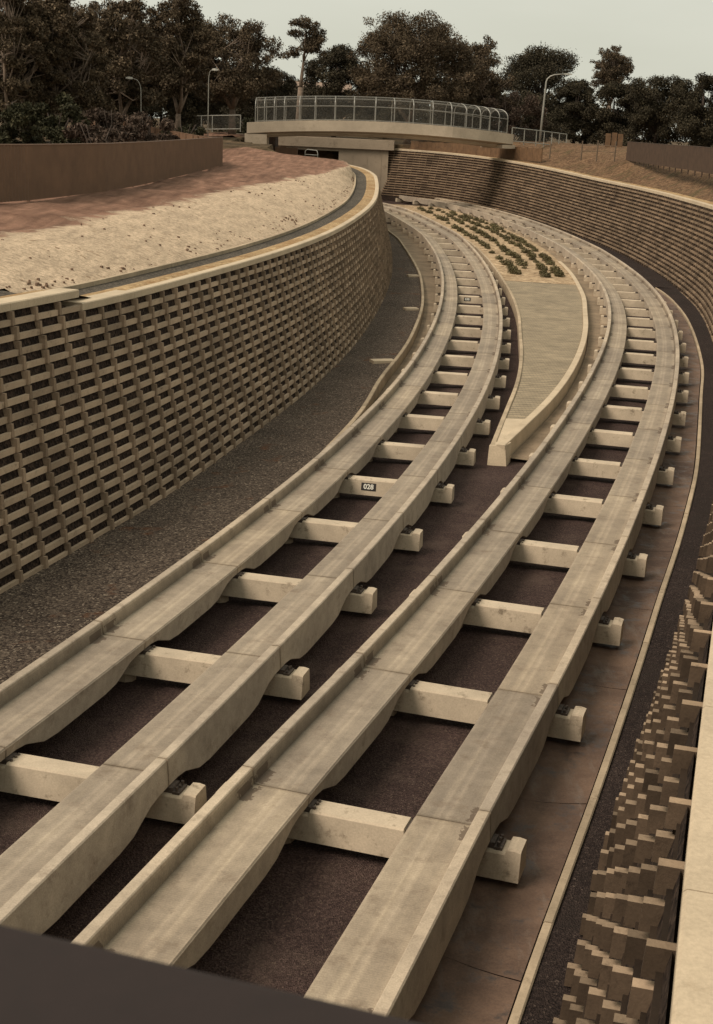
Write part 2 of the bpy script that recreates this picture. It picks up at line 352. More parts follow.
def mesh_mat():
    m, nt, b, out = newmat('chain_link_mesh'); P = world_pos(nt); sep = N(nt, 'ShaderNodeSeparateXYZ'); nt.links.new(P, sep.inputs[0])
    h = math_(nt, 'ADD', sep.outputs[0], sep.outputs[1]); a = math_(nt, 'ADD', h, sep.outputs[2]); c = math_(nt, 'SUBTRACT', h, sep.outputs[2])
    def wire(x): return math_(nt, 'LESS_THAN', math_(nt, 'FRACT', math_(nt, 'MULTIPLY', x, 14.)), .09)
    w = math_(nt, 'MAXIMUM', wire(a), wire(c))
    b.inputs['Base Color'].default_value = (.10, .095, .08, 1); b.inputs['Roughness'].default_value = .6
    t = N(nt, 'ShaderNodeBsdfTransparent'); mx = N(nt, 'ShaderNodeMixShader')
    nt.links.new(w, mx.inputs[0]); nt.links.new(t.outputs[0], mx.inputs[1]); nt.links.new(b.outputs[0], mx.inputs[2]); nt.links.new(mx.outputs[0], out.inputs[0])
    return m
M['mesh'] = mesh_mat()

# ------------------------------------------------------------------ curves of the place (metres)
Rc = Curve([(-2.55, 5.2), (-1.15, 9.6), (.1, 13.78), (1.3, 17.6), (2.45, 21.43), (3.55, 25.27), (4.61, 29.13), (5.64, 33.0), (6.62, 36.87), (7.57, 40.76), (8.47, 44.65), (9.33, 48.56), (10.14, 52.48), (10.89, 56.41), (11.58, 60.35), (12.2, 64.3), (12.75, 68.26), (13.23, 72.23), (13.63, 76.21), (13.96, 80.2), (14.21, 84.19), (14.38, 88.19), (14.48, 92.19), (14.51, 96.19), (14.48, 100.19), (14.38, 104.18), (14.22, 108.18), (14.01, 112.18), (13.73, 116.17), (13.39, 120.15), (12.99, 124.13), (12.5, 128.1), (11.93, 132.06), (11.24, 136.0), (10.42, 139.92), (9.44, 143.79), (8.26, 147.62), (6.86, 151.36), (5.22, 155.01), (3.32, 158.53), (1.1, 161.8)])
Lc = Curve([(-5.6, 6.6), (-4.55, 10.8), (-3.51, 14.74), (-2.51, 18.62), (-1.56, 22.5), (-0.67, 26.4), (0.15, 30.32), (0.89, 34.25), (1.56, 38.19), (2.16, 42.15), (2.69, 46.11), (3.15, 50.08), (3.56, 54.06), (3.92, 58.05), (4.23, 62.03), (4.49, 66.03), (4.7, 70.02), (4.87, 74.02), (4.98, 78.02), (5.03, 82.01), (5.03, 86.01), (4.96, 90.01), (4.82, 94.01), (4.6, 98.01), (4.33, 102.0), (3.99, 105.98), (3.6, 109.96), (3.18, 113.94), (2.76, 117.92), (2.3, 121.9), (1.8, 125.89), (1.2, 129.89), (.4, 133.8), (-.6, 137.7), (-1.9, 141.5), (-3.4, 145.2), (-5.1, 148.9), (-6.6, 152.6)])
LB = Curve([(-8.0, 13.5), (-5.73, 22.74), (-5.08, 25.4), (-4.27, 28.9), (-3.3, 34.5), (-1.83, 43.8), (-.52, 55.3), (.62, 72.5), (.93, 86), (.75, 100), (.1, 112), (-.9, 121.5), (-2.7, 131), (-5.6, 138), (-9.2, 142.4), (-13, 145.2)])
RB = Curve([(.22, 4.2), (.94, 7.0), (1.45, 8.95), (2.01, 11.0), (2.46, 12.7), (2.87, 14.1), (3.89, 17.3), (5.22, 21.5), (6.1, 24.45), (6.82, 26.8), (9.0, 34.6), (11.75, 46), (14.35, 58.5), (16.5, 70.6), (17.6, 79.5), (18.3, 88.9), (18.6, 98), (18.6, 108), (18.1, 118), (16.9, 128), (14.9, 137.5), (12.1, 145.8), (8.4, 153), (3.6, 158.6), (-1.4, 162.4)])
RK = Curve([(-.75, 3.8), (.3, 7.0), (1.0, 9.1), (1.58, 11.14), (1.95, 12.37), (2.36, 13.67), (2.87, 15.33), (3.42, 17.17), (3.87, 18.7), (4.47, 20.75), (5.25, 23.49), (6.21, 26.73), (7.51, 31.4), (8.58, 35.54), (11.0, 46), (12.6, 53), (14.45, 63), (15.69, 71.07), (16.5, 78.6), (16.75, 84.5), (16.5, 91), (15.9, 97)])
LK = Curve([(-1.5, 31), (-.35, 38.6), (.26, 45.0), (.83, 49.5), (1.44, 55), (2.05, 63), (2.34, 69.5), (2.46, 79.7), (2.13, 89), (1.5, 99), (.85, 106), (0.1, 114), (-.5, 121)])
IL = Curve([(3.09, 34.58), (3.88, 39.62), (4.7, 44.86), (5.42, 51), (5.95, 57), (6.5, 63.5), (6.87, 70.56), (7.05, 78), (7.08, 85), (6.98, 92), (6.6, 99), (6.0, 106), (5.3, 113), (4.5, 120), (3.7, 127), (3.0, 134), (1.8, 141), (.4, 147)])
IR = Curve([(3.45, 34.4), (4.38, 37.55), (5.59, 41.79), (6.93, 47.36), (8.23, 53.83), (9.22, 59.84), (9.95, 65.2), (10.86, 72.23), (11.55, 80.22), (11.89, 85.9), (12.04, 92.07), (12.05, 99), (11.85, 106), (11.4, 113), (10.8, 120), (10, 127), (8.9, 134), (7.4, 141), (5.4, 148)])

# ------------------------------------------------------------------ guideway: sleepers and L-shaped beams
SW, UI, UK, UT, UO = 4.0, .61, 1.27, 1.295, 1.43
def camproj(x, y, z):
    p = .27188; v = (x, y, z - 7.66); zc = v[1] * math.cos(p) - v[2] * math.sin(p)
    if zc < .2: return (-999, -999)
    yc = v[1] * math.sin(p) + v[2] * math.cos(p); c, s_ = math.cos(.045), math.sin(.045)
    a, b_ = v[0] / zc, yc / zc; return (366 + 1385 * (c * a + s_ * b_), 513.5 - 1385 * (c * b_ - s_ * a))
def sees(pts): return any(0 <= q[0] <= 713 and 0 <= q[1] <= 1024 for q in (camproj(*p) for p in pts))

def beam(C, s0, s1, side, label, group):
    m = MB(); rings = []; uvs = []
    L = s1 - s0; gap = .012
    st = [gap, .25, .5, .72, .95, 1.3, 1.7, 2.0, 2.3, 2.7, 3.05, 3.28, 3.5, 3.75, 4 - gap]
    for t in st:
        d = .15 + (.36 - .15) * sst(.30, 1.15, min(t, 4 - t))
        s_ = s0 + t / 4 * L; Pz = C.at(s_); z = zs(*Pz)
        prof = [(UI, -.02), (UI + .018, 0), (UK, .003), (UT, .185), (UT + .012, .197), (UO - .015, .2), (UO, .185), (UO + .02, -d + .015), (UO, -d), (UI + .04, -d), (UI + .012, -d + .015)]
        ring = []
        for (u, h) in prof:
            x, y = C.off(s_, u * side); ring.append((x, y, z + h)); uvs.append((u if h > -.01 else 1.6, t))
        rings.append(ring)
    m.loft(rings, uvs=uvs)
    c = C.off(s0 + L / 2, side); o = m.build('guideway_beam', M['beam'], loc=(c[0], c[1], zs(*c)))
    tag(o, label, 'guideway beam', group); return o

def sleeper(C, s, label, plate=None):
    p = C.at(s); T = C.tan(s); n = (T[1], -T[0]); z = zs(*p)
    m = MB()
    # trapezoid section lofted along its length, recessed under each beam
    def ring(u, top):
        wt, wb = .15 + .06 * (-.16 - top), .205
        return [(p[0] + n[0] * u + T[0] * w, p[1] + n[1] * u + T[1] * w, z + h) for (w, h) in ((-wb, -.52), (-wt - .01, top - .02), (-wt + .01, top), (wt - .01, top), (wt + .01, top - .02), (wb, -.52))]
    us = [(-1.72, -.17), (-1.68, -.15), (-1.60, -.15), (-1.59, -.22), (-.60, -.22), (-.585, -.17), (.50, -.17), (.515, -.22), (1.63, -.22), (1.65, -.165), (1.73, -.16), (1.80, -.175)]
    m.loft([ring(u, h) for u, h in us])
    o = m.build('sleeper', M['sleeper'], loc=(p[0], p[1], z - .52)); tag(o, label, 'sleeper', 'concrete cross sleepers of the busway')
    for sd in (-1, 1):
        b = MB()
        c = (p[0] + n[0] * sd * 1.04, p[1] + n[1] * sd * 1.04)
        b.obox(c, n, .46, .10, z - .222, z - .153)
        for u in (.555, 1.54):
            cc = (p[0] + n[0] * sd * u, p[1] + n[1] * sd * u)
            b.obox(cc, n, .045, .12, z - .222, z - .19)
            for w in (-.085, .02, .09):
                c2 = (cc[0] + T[0] * w, cc[1] + T[1] * w)
                b.tube([(c2[0], c2[1], z - .21), (c2[0], c2[1], z - .135 - .03 * random.random())], .02, 6)
        bo = b.build('bearing', M['rust'], loc=(p[0], p[1], z - .52)); bo.location = (0, 0, 0); bo.parent = o
        pl = MB(); c3 = (p[0] + n[0] * sd * .95, p[1] + n[1] * sd * .95)
        pl.tube([(c3[0], c3[1], z - 1.3), (c3[0], c3[1], z - .515)], .14, 8)
        po = pl.build('pile', M['sleeper'], loc=(p[0], p[1], z - .52)); po.location = (0, 0, 0); po.parent = o
    if plate:
        bm_ = MB(); u0 = -.10
        f = .205 - (.205 - .15) * (.19 / .35) + .012
        def pt(u, w, h): return (p[0] + n[0] * u - T[0] * w, p[1] + n[1] * u - T[1] * w, z + h)
        bm_.hexa([pt(u0 - .17, .178, -.41), pt(u0 + .17, .178, -.41), pt(u0 + .17, .197, -.41), pt(u0 - .17, .197, -.41), pt(u0 - .17, .155, -.24), pt(u0 + .17, .155, -.24), pt(u0 + .17, .173, -.24), pt(u0 - .17, .173, -.24)])
        po = bm_.build('number_plate', M['plate'], loc=(p[0], p[1], z - .52)); po.location = (0, 0, 0); po.parent = o
        cu = bpy.data.curves.new('digits', 'FONT'); cu.body = plate; cu.size = .155; cu.align_x = 'CENTER'; cu.align_y = 'CENTER'; cu.extrude = .003; cu.offset = .004
        to = bpy.data.objects.new('digits', cu); COL.objects.link(to)
        dg = bpy.context.evaluated_depsgraph_get(); me = bpy.data.meshes.new_from_object(to.evaluated_get(dg)); bpy.data.objects.remove(to)
        do = bpy.data.objects.new('digits', me); COL.objects.link(do); me.materials.clear(); me.materials.append(M['digit'])
        tilt = math.atan2(.024, .17); X = Vector((n[0], n[1], 0)); Zn = Vector((-T[0] * math.cos(tilt), -T[1] * math.cos(tilt), math.sin(tilt))); Yv = Zn.cross(X)
        mt = Matrix((X, Yv, Zn)).transposed().to_4x4(); mt.translation = Vector(pt(u0, .191, -.325)) - Vector((p[0], p[1], z - .52)); do.parent = po; do.matrix_basis = mt
    return o

def busway(C, name, anchor, plates):
    sA = C.near(anchor); k0 = -int(sA // SW); sl = []
    k = k0; s = sA + k0 * SW
    while s < C.L - 1: sl.append(s); s += SW
    vis = [t for t in sl if sees([(*C.off(t, u), zs(*C.at(t)) - .2) for u in (-1.8, -1, 0, 1, 1.8)])]
    for t in sl:
        c = C.at(t); i = (vis.index(t) + 1) if t in vis else 0
        pl = plates.get(round((t - sA) / SW))
        lab = f"concrete cross sleeper under the {name} busway, {ordinal(i)} from the bottom of the photo" if i else f"concrete cross sleeper of the {name} busway hidden below the dark parapet"
        if pl: lab = f"concrete cross sleeper of the {name} busway with a dark plate numbered {pl}"
        sleeper(C, t + .1, lab, pl)
    for side, sn in ((-1, 'left'), (1, 'right')):
        n_ = 0
        for a, b in zip(sl[:-1], sl[1:]):
            v = sees([(*C.off(a + (b - a) * f, u * side), zs(*C.at(a))) for f in (.1, .5, .9) for u in (.7, 1, 1.4)])
            if v: n_ += 1
            lab = f"L-shaped concrete beam on the {sn} side of the {name} busway, {ordinal(n_)} span from the bottom" if v else f"L-shaped concrete beam on the {sn} of the {name} busway, under the dark parapet"
            beam(C, a, b, side, lab, f'{sn} guide beams of the {name} busway')
busway(Rc, 'right', (.1, 13.78), {})
busway(Lc, 'left', (-3.51, 14.74), {4: '028', 14: '038'})

# ------------------------------------------------------------------ trench floor
def strip(name, mat, A, B, n=None, ya=None, kind='structure', parent=None, nx=1, label=None, smooth=False):
    """sheet between two lists of 3D points of the same length"""
    m = MB(); rings = []
    for a, b in zip(A, B):
        rings.append([tuple(a[k] + (b[k] - a[k]) * i / nx for k in range(3)) for i in range(nx + 1)])
    m.loft(rings, closed=False); o = m.build(name, mat, parent, smooth=smooth, recalc=False)
    me = o.data
    if sum(p.normal.z for p in me.polygons) < 0: me.flip_normals()
    if kind: o['kind'] = kind
    return o
def samp(C, a, b, n): return [a + (b - a) * i / (n - 1) for i in range(n)]

m = MB(); xs = np.arange(-9, 24, 1.); ys = np.arange(-2, 172, 1.5)
m.loft([[(x, y, zs(x, y) - .66 + .012 * math.sin(x * 3.1 + y * 2.3)) for x in xs] for y in ys], closed=False)
o = m.build('trench_floor', M['track_gravel'], recalc=False); o['kind'] = 'structure'
if sum(p.normal.z for p in o.data.polygons) < 0: o.data.flip_normals()

# left gravel shoulder between wall foot and busway
A = []; B = []
for y in np.arange(11, 122, 1.0):
    xl = LB.xat(y) - .4; xk = LK.xat(y) if y > 31 else Lc.off(Lc.near((Lc.xat(y), y)), -1.50)[0]
    if y < 31: xk = Lc.xat(y) - 1.50 / max(.2, Lc.tan(Lc.near((Lc.xat(y), y)))[1])
    A.append((xl, y, zs(xl, y) - .27)); B.append((xk, y, zs(xk, y) - .30 + .12 * sst(40, 25, y)))
strip('gravel_shoulder', M['shoulder_gravel'], A, B, nx=8)
def edge_wall(name, mat, C, s0, s1, off0, off1, ztop, zbot, seg=3.0, gap=.012, label=None, cat='kerb', joint_jit=0., group=None):
    """kerb swept along a curve in short cast lengths; ztop / zbot are functions of (x, y)"""
    m = MB(); s = s0
    while s < s1 - .3:
        e = min(s + seg, s1); k = max(2, int((e - s) / .75) + 1); rings = []
        dz = random.uniform(-.008, .008) if joint_jit else 0
        for i in range(k):
            t = s + gap / 2 + (e - s - gap) * i / (k - 1)
            a = C.off(t, off0); b = C.off(t, off1); zt = ztop(*C.at(t)) + dz; zb = zbot(*C.at(t))
            ca = C.off(t, off0 + .015); cb = C.off(t, off1 - .015)
            rings.append([(*a, zb), (*a, zt - .015), (*ca, zt), (*cb, zt), (*b, zt - .015), (*b, zb)])
        m.loft(rings); s = e
    o = m.build(name, mat); tag(o, label, cat, group); return o
edge_wall('drain_kerb', M['kerb'], LK, 0, LK.L, -.06, .07, lambda x, y: zs(x, y) - .19, lambda x, y: zs(x, y) - .8, label='thin pale concrete kerb between the left gravel shoulder and the left busway', joint_jit=1)
edge_wall('drain_kerb', M['kerb'], RK, 0, RK.L, .015, .115, lambda x, y: zs(x, y) - .50, lambda x, y: zs(x, y) - .8, label='long thin pale concrete kerb beside the wet brown drain, below the right crib wall', joint_jit=1)
# stained drain slab between right busway and right kerb, cast in bays
m = MB(); s = 0
while s < RK.L - 3:
    rings = []
    for i in range(5):
        t = s + .01 + (3.98) * i / 4
        if t > RK.L: t = RK.L
        b = RK.off(t, -.015); T = Rc.near(b); a = Rc.off(T, 1.2)
        rings.append([(a[0] + (b[0] - a[0]) * f, a[1] + (b[1] - a[1]) * f, zs(*b) - .585 - .03 * math.sin(f * 3.1)) for f in (0, .25, .5, .75, 1)])
    m.loft(rings, closed=False); s += 4
o = m.build('drain_slab', M['drain'], recalc=False); o['kind'] = 'structure'
if sum(p.normal.z for p in o.data.polygons) < 0: o.data.flip_normals()
# dark gravel strip between right kerb and wall foot
A = []; B = []
for t in np.arange(0, RK.L, 1.0):
    a = RK.off(t, .12); b = RB.off(RB.near(a), .55); A.append((*a, zs(*a) - .54)); B.append((*b, zs(*a) - .50))
strip('gravel_strip', M['strip_gravel'], A, B, nx=3)
# left drain slab
A = []; B = []
for t in np.arange(8, LK.L, 1.2):
    a = LK.off(t, .08); b = Lc.off(Lc.near(a), -1.15); A.append((*a, zs(*a) - .57)); B.append((*b, zs(*a) - .57))
o = strip('drain_channel', M['drain_pale'], A, B, nx=3)
# pale slabs set in the shoulder
for i, (x0, y0, x1, y1) in enumerate(((-.05, 49.0, .76, 49.3), (1.36, 64.9, 1.98, 65.1), (1.75, 79.35, 2.36, 79.5))):
    m = MB(); c = ((x0 + x1) / 2, (y0 + y1) / 2); d = np.array([x1 - x0, y1 - y0]); l = np.hypot(*d); d /= l
    m.obox(c, d, l / 2, .24, zs(*c) - .5, zs(*c) - .20, .01)
    o = m.build('concrete_slab', M['coping'], loc=(c[0], c[1], zs(*c) - .5))
    tag(o, 'pale concrete slab across the left gravel shoulder, ' + ('nearest of the three', 'middle of the three', 'farthest of the three')[i], 'concrete slab', 'cross slabs in the gravel shoulder')

# ------------------------------------------------------------------ island between the busways
ztopI = lambda x, y: zs(x, y) - .16 - .02 * sst(60, 90, y)
isl_y = list(np.arange(34.9, 147, 1.0))
def isl(y, inset): return (IL.xat(y) + inset, IR.xat(y) - inset)
def island_sheet(name, mat, y0, y1, dz):
    A = []; B = []
    for y in [y0] + [v for v in isl_y if y0 < v < y1] + [y1]:
        a, b = isl(y, .1); A.append((a, y, ztopI(a, y) + dz)); B.append((b, y, ztopI(b, y) + dz))
    return strip(name, mat, A, B, nx=10)
island_sheet('island_nose_slab', M['coping'], 35.0, 38.4, -.03)
island_sheet('island_paving', M['paving'], 38.4, 78.5, -.05)
island_sheet('island_sand', M['island_soil'], 78.5, 146, -.04)
edge_wall('island_kerb', M['kerb'], IL, 0, IL.L, 0, .13, ztopI, lambda x, y: zs(x, y) - .8, label='thin curving kerb along the left edge of the paved island, beside the left busway', joint_jit=1)
edge_wall('island_kerb', M['coping'], IR, 0, IR.near((12, 92)), -.22, 0, lambda x, y: ztopI(x, y) + .03, lambda x, y: zs(x, y) - .8, label='thicker pale kerb wall along the right edge of the paved island, ending in its pointed nose', joint_jit=1)
m = MB(); z = zs(3.2, 34.5)
m.loft([[(3.02, 34.36, z - .8), (3.52, 34.28, z - .8), (3.7, 35.0, z - .8), (3.16, 35.0, z - .8)], [(3.06, 34.5, z - .17), (3.46, 34.43, z - .16), (3.66, 34.95, z - .16), (3.2, 34.95, z - .17)]])
tag(m.build('island_nose', M['coping'], loc=(3.3, 34.6, z - .8)), 'blunt pale concrete nose at the tip of the wedge-shaped island', 'kerb end')
A = []; B = []
for t in np.arange(.5, IR.L - 4, 1.2):
    a = IR.off(t, .03); b = Rc.off(Rc.near(a), -1.2); A.append((*a, zs(*a) - .56)); B.append((*b, zs(*a) - .56))
strip('island_drain', M['drain_pale'], A, B, nx=3)

# low shrubs planted in rows on the island
def shrub_mesh(n, w, h, seed):
    r = np.random.default_rng(seed); vs = []; fs = []
    for i in range(n):
        a = r.uniform(0, 2 * math.pi); q = r.uniform(0, 1) ** .6
        c = np.array([math.cos(a) * q * w, math.sin(a) * q * w, r.uniform(.05, 1) * h * (1.15 - .6 * q)])
        d = r.normal(size=3); d /= np.linalg.norm(d); e = np.cross(d, r.normal(size=3)); e /= np.linalg.norm(e)
        L_ = r.uniform(.10, .20); b = len(vs); vs += [tuple(c - e * .045), tuple(c + e * .045), tuple(c + d * L_)]; fs.append((b, b + 1, b + 2))
    me = bpy.data.meshes.new('shrub'); me.from_pydata(vs, [], fs); me.materials.append(M['leaf_island']); return me
SM = [shrub_mesh(340, .48, .55, 11 + i) for i in range(4)]
rows = [[(5.27, 127.6), (5.74, 123.9), (6.2, 115.6), (6.44, 112.4), (6.65, 109.5), (7.05, 104.2), (7.35, 100.2), (7.56, 97.2), (7.86, 90.8), (8.1, 87.5), (8.16, 84.9), (8.13, 82.6)],
 [(6.5, 130.1), (6.9, 124.5), (7.1, 120.9), (7.69, 114.6), (7.92, 111), (8.24, 106.5), (8.57, 101.8), (8.68, 98.1), (8.89, 94.), (9.08, 90.3), (9.02, 86.1)],
 [(7.44, 131), (7.69, 128), (8.06, 123.6), (8.4, 121), (8.72, 118.6), (9.3, 115.4), (9.49, 111.1), (9.69, 107.1), (9.74, 102.7), (10.14, 99), (10.29, 94.1), (10.21, 90.4), (10.13, 86.2), (9.85, 81.9)],
 [(7.9, 131.6), (8.73, 127.7), (9.4, 124), (9.8, 121), (10.1, 117.8), (10.4, 113), (10.5, 109.9), (10.6, 106), (10.78, 102.9), (11.0, 100.2), (11.1, 95.7), (11.1, 92), (10.98, 86.8), (10.77, 82.7)]]
rr_ = random.Random(12)
def dense(ro):
    ro = sorted(ro, key=lambda p: p[1]); out = [ro[0]]
    for p_, q_ in zip(ro[:-1], ro[1:]):
        out += [((p_[0] + q_[0]) / 2 + rr_.uniform(-.14, .14), (p_[1] + q_[1]) / 2 + rr_.uniform(-.4, .4)), q_]
    return out
rows[0] += [(4.7, 133.5), (4.0, 139)]; rows[1] += [(6.1, 136), (5.1, 141)]; rows[2] += [(7.0, 136)]
rows = [dense(ro) for ro in rows]
for ri, ro in enumerate(rows):
    for k, (x, y) in enumerate(sorted(ro, key=lambda p: p[1])):
        o = bpy.data.objects.new('groundcover_shrub', SM[(ri * 5 + k) % 4]); COL.objects.link(o)
        f = .34 + .40 * random.random(); o.location = (x, y, ztopI(x, y) - .08); o.scale = (f * random.uniform(.9, 1.2), f * random.uniform(1.1, 1.7), f); o.rotation_euler = (0, 0, random.uniform(-.35, .35))
        tag(o, f"low olive island shrub, {ordinal(k + 1)} from the paving in {ordinal(ri + 1)} row from left", 'shrub', 'low shrubs planted in rows on the sandy island')

# ------------------------------------------------------------------ crib retaining walls
PITCH_, BAT, BAY = .26, .25, .92
def crib_wall(name, C, side, zfoot, courses, mats, label, s0=0, s1=None, cop=(lambda y: .45 if y < 29 else .24, .15), proud=lambda y: .07, seed=1, over=0., hwid=.056, fill=.16, hlow=lambda y: .006):
    """side: +1 wall leans to the right of travel; courses(s) -> number of courses"""
    rr = random.Random(seed); s1 = s1 or C.L
    root = empty(name, (*C.at(s0 + 1), zfoot(*C.at(s0 + 1)))); tag(root, label, 'retaining wall'); rl = Vector(root.location)
    st = MB(); hd = MB(); n = int((s1 - s0) / BAY)
    for i in range(n):
        a, b = s0 + i * BAY, s0 + (i + 1) * BAY; nc = courses(a + BAY / 2)
        za, zb = zfoot(*C.at(a)), zfoot(*C.at(b)); T = C.tan(a)
        for k in range(nc):
            o = BAT * PITCH_ * k; h = PITCH_ * k
            # stretcher
            j = rr.uniform(-.012, .012); w0, w1 = o + .045 + j, o + .15 + j
            p = [C.off(a + .004, side * w0), C.off(b - .004, side * w0), C.off(b - .004, side * w1), C.off(a + .004, side * w1)]
            hh = .108
            st.hexa([(*p[0], za + h), (*p[1], zb + h), (*p[2], zb + h), (*p[3], za + h), (*p[0], za + h + hh), (*p[1], zb + h + hh), (*p[2], zb + h + hh), (*p[3], za + h + hh)])
            # header with its end proud of the face
            f = o - proud(C.at(a)[1]) + rr.uniform(-.014, .014); e = o + .55; hw = hwid + rr.uniform(-.005, .006); dy = rr.uniform(-.02, .02)
            c = C.off(a, side * (f + e) / 2); d = (T[1] * side, -T[0] * side)
            hd.obox((c[0] + T[0] * dy, c[1] + T[1] * dy), d, (e - f) / 2, hw, za + h + hlow(C.at(a)[1]), za + h + PITCH_ - .010, .012)
    nm = 'stretchers', 'headers'
    so = st.build('stretchers', mats[0], recalc=False, loc=tuple(rl)); so.location = (0, 0, 0); so.parent = root
    ho = hd.build('headers', mats[1], recalc=False, loc=tuple(rl)); ho.location = (0, 0, 0); ho.parent = root
    # soil fill behind the lattice
    bf = MB(); rings = []
    for i in range(n + 1):
        a = s0 + i * BAY; nc = courses(min(a + BAY / 2, s1)); z0 = zfoot(*C.at(a)); H_ = nc * PITCH_
        rings.append([(*C.off(a, side * ((fill(C.at(a)[1]) if callable(fill) else fill) + BAT * h)), z0 + h) for h in (-.6, H_ * .33, H_ * .66, H_ - .02)])
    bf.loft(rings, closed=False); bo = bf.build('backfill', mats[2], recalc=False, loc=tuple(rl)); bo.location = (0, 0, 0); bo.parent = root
    # coping in cast lengths
    cp = MB(); s = s0; 
    while s < s1 - .5:
        e = min(s + BAY * 3, s0 + n * BAY); 
        if e - s < .3: break
        nc = courses(s + BAY / 2); rings = []; ym = C.at(s + 1)[1]; cw, ch = (cop[0](ym) if callable(cop[0]) else cop[0]), (cop[1](ym) if callable(cop[1]) else cop[1])
        for i in range(4):
            t = s + .006 + (e - s - .012) * i / 3; o = BAT * PITCH_ * nc; z = zfoot(*C.at(t)) + nc * PITCH_
            f0, f1 = o - over, o + cw
            rings.append([(*C.off(t, side * f0), z), (*C.off(t, side * f0), z + ch - .02), (*C.off(t, side * (f0 + .02)), z + ch), (*C.off(t, side * (f1 - .02)), z + ch), (*C.off(t, side * f1), z + ch - .02), (*C.off(t, side * f1), z)])
        cp.loft(rings); s = e
    co = cp.build('coping', mats[3], loc=tuple(rl)); co.location = (0, 0, 0); co.parent = root
    return root
zfL = lambda x, y: zs(x, y) - .30
sLstep = LB.near((-4.75, 26.9)); sLstep = round(sLstep / (BAY * 3)) * BAY * 3
cL = lambda s: 17 if s < sLstep else 16
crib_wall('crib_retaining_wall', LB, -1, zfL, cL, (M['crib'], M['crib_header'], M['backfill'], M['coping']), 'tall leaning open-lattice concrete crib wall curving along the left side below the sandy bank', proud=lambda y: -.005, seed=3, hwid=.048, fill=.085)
zfR = lambda x, y: zs(x, y) - .56 + .85 * sst(120, 160, y) * .6
sR0 = RB.near((1.75, 10.0))
def cR(s):
    y = RB.at(s)[1]; s = round(s / (BAY * 3)) * 3 * BAY
    y = RB.at(s)[1]; x = s
    return int(round(13.4 + 6.0 * sst(26, 62, y)))
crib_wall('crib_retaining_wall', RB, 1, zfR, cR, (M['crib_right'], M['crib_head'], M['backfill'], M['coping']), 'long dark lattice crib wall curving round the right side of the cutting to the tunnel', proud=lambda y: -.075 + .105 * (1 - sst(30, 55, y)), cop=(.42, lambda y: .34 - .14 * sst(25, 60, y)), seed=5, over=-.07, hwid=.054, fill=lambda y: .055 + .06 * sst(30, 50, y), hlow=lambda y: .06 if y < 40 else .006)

def top_left(y):   # coping back edge of the left wall
    pass
def Ltop(s): o = BAT * PITCH_ * cL(s); return o, zfL(*LB.at(s)) + cL(s) * PITCH_
def Rtop(s): o = BAT * PITCH_ * cR(s); return o, zfR(*RB.at(s)) + cR(s) * PITCH_

# ------------------------------------------------------------------ banks and ground beyond the walls
def bank(C, side, top, s0, s1, sections, step=1.5):
    """sections: list of (name, material, [(offset fn, z fn), ...]) lofted along the wall"""
    for name, mat, prof in sections:
        m = MB(); rings = []
        s = s0
        while s <= s1:
            o, zt = top(s); x, y = C.at(s)
            rings.append([(*C.off(s, side * (o + fo(s, y))), fz(s, y, zt)) for fo, fz in prof]); s += step
        m.loft(rings, closed=False); ob = m.build(name, mat, recalc=False, smooth=True); ob['kind'] = 'structure'
        if sum(p.normal.z for p in ob.data.polygons) < 0: ob.data.flip_normals()
K_ = lambda v: (lambda s, y: v)
W_ = lambda a: (lambda s, y, zt: zt + a)
def zP(y): return 4.95 + 1.35 * sst(95, 150, y)
def osand(y): return float(np.interp(y, [10, 25, 36, 50, 66, 80, 93, 100, 160], [4.4, 4.6, 4.8, 5.6, 5.7, 4.6, 2.9, 2.0, 2.0]))
def jag(s): return .35 * math.sin(s * .9) + .25 * math.sin(s * 2.3 + 1) + .15 * math.sin(s * 5.1)
ob_ = lambda s, y: osand(y) + jag(s) * sst(2.0, 3.2, osand(y))
def Zs(f):   # sand surface from kerb (0) to its upper edge (1)
    return lambda s, y, zt: zt + .0 + f * (4.72 + .3 * sst(80, 110, y) + 1.0 * sst(110, 150, y) - zt) * 1. + .05 * math.sin(s * 1.7 + f * 9) * (f > 0) * (f < 1)
def Os(f): return lambda s, y: 1.72 + f * (ob_(s, y) - 1.72)
bank(LB, -1, Ltop, 0, LB.L, [
    ('bank_soil_strip', M['soil'], [(K_(.22), W_(.11)), (K_(.5), W_(.14)), (K_(.80), W_(.10))]),
    ('bank_ditch', M['ditch_gravel'], [(K_(.80), W_(.10)), (K_(.9), W_(.05)), (K_(1.2), W_(.02)), (K_(1.50), W_(.05))]),
])
m = MB(); rings = []; uvs = []
FS = [0, .1, .2, .3, .4, .5, .6, .7, .8, .9, 1.0, 1.1, 1.25, 1.45, 1.7, 2.0, 2.5, 3.1]
for t in np.arange(0, LB.L, .6):
    o, zt = Ltop(t); y = LB.at(t)[1]; W = osand(y) - 1.6; zc = 4.72 + .3 * sst(80, 105, y) - .75 * sst(112, 138, y); ring = []
    for f in FS:
        u = 1.6 + f * W if f <= 1 else 1.6 + W + (f - 1) * 5.
        z = zt + .06 + (1 - (1 - min(f, 1)) ** 1.5) * (zc - zt - .06)
        if f > 1: z = zc + (zP(y) - zc) * sst(1 + .9 * sst(118, 138, y), 1.5 + 1.6 * sst(100, 130, y), f)
        if 0 < f < 3: z += (.035 + .05 * (f > 1)) * math.sin(t * .8 + f * 7) * math.sin(t * .31 + f * 3)
        if f > 3: z -= .5
        p = LB.off(t, -(o + u)); ring.append((*p, z)); uvs.append((f / 4 + .001, t))
    rings.append(ring)
m.loft(rings, closed=False, uvs=uvs); ob = m.build('bank_ground', M['bank'], recalc=False, smooth=True); ob['kind'] = 'structure'
if sum(p.normal.z for p in ob.data.polygons) < 0: ob.data.flip_normals()
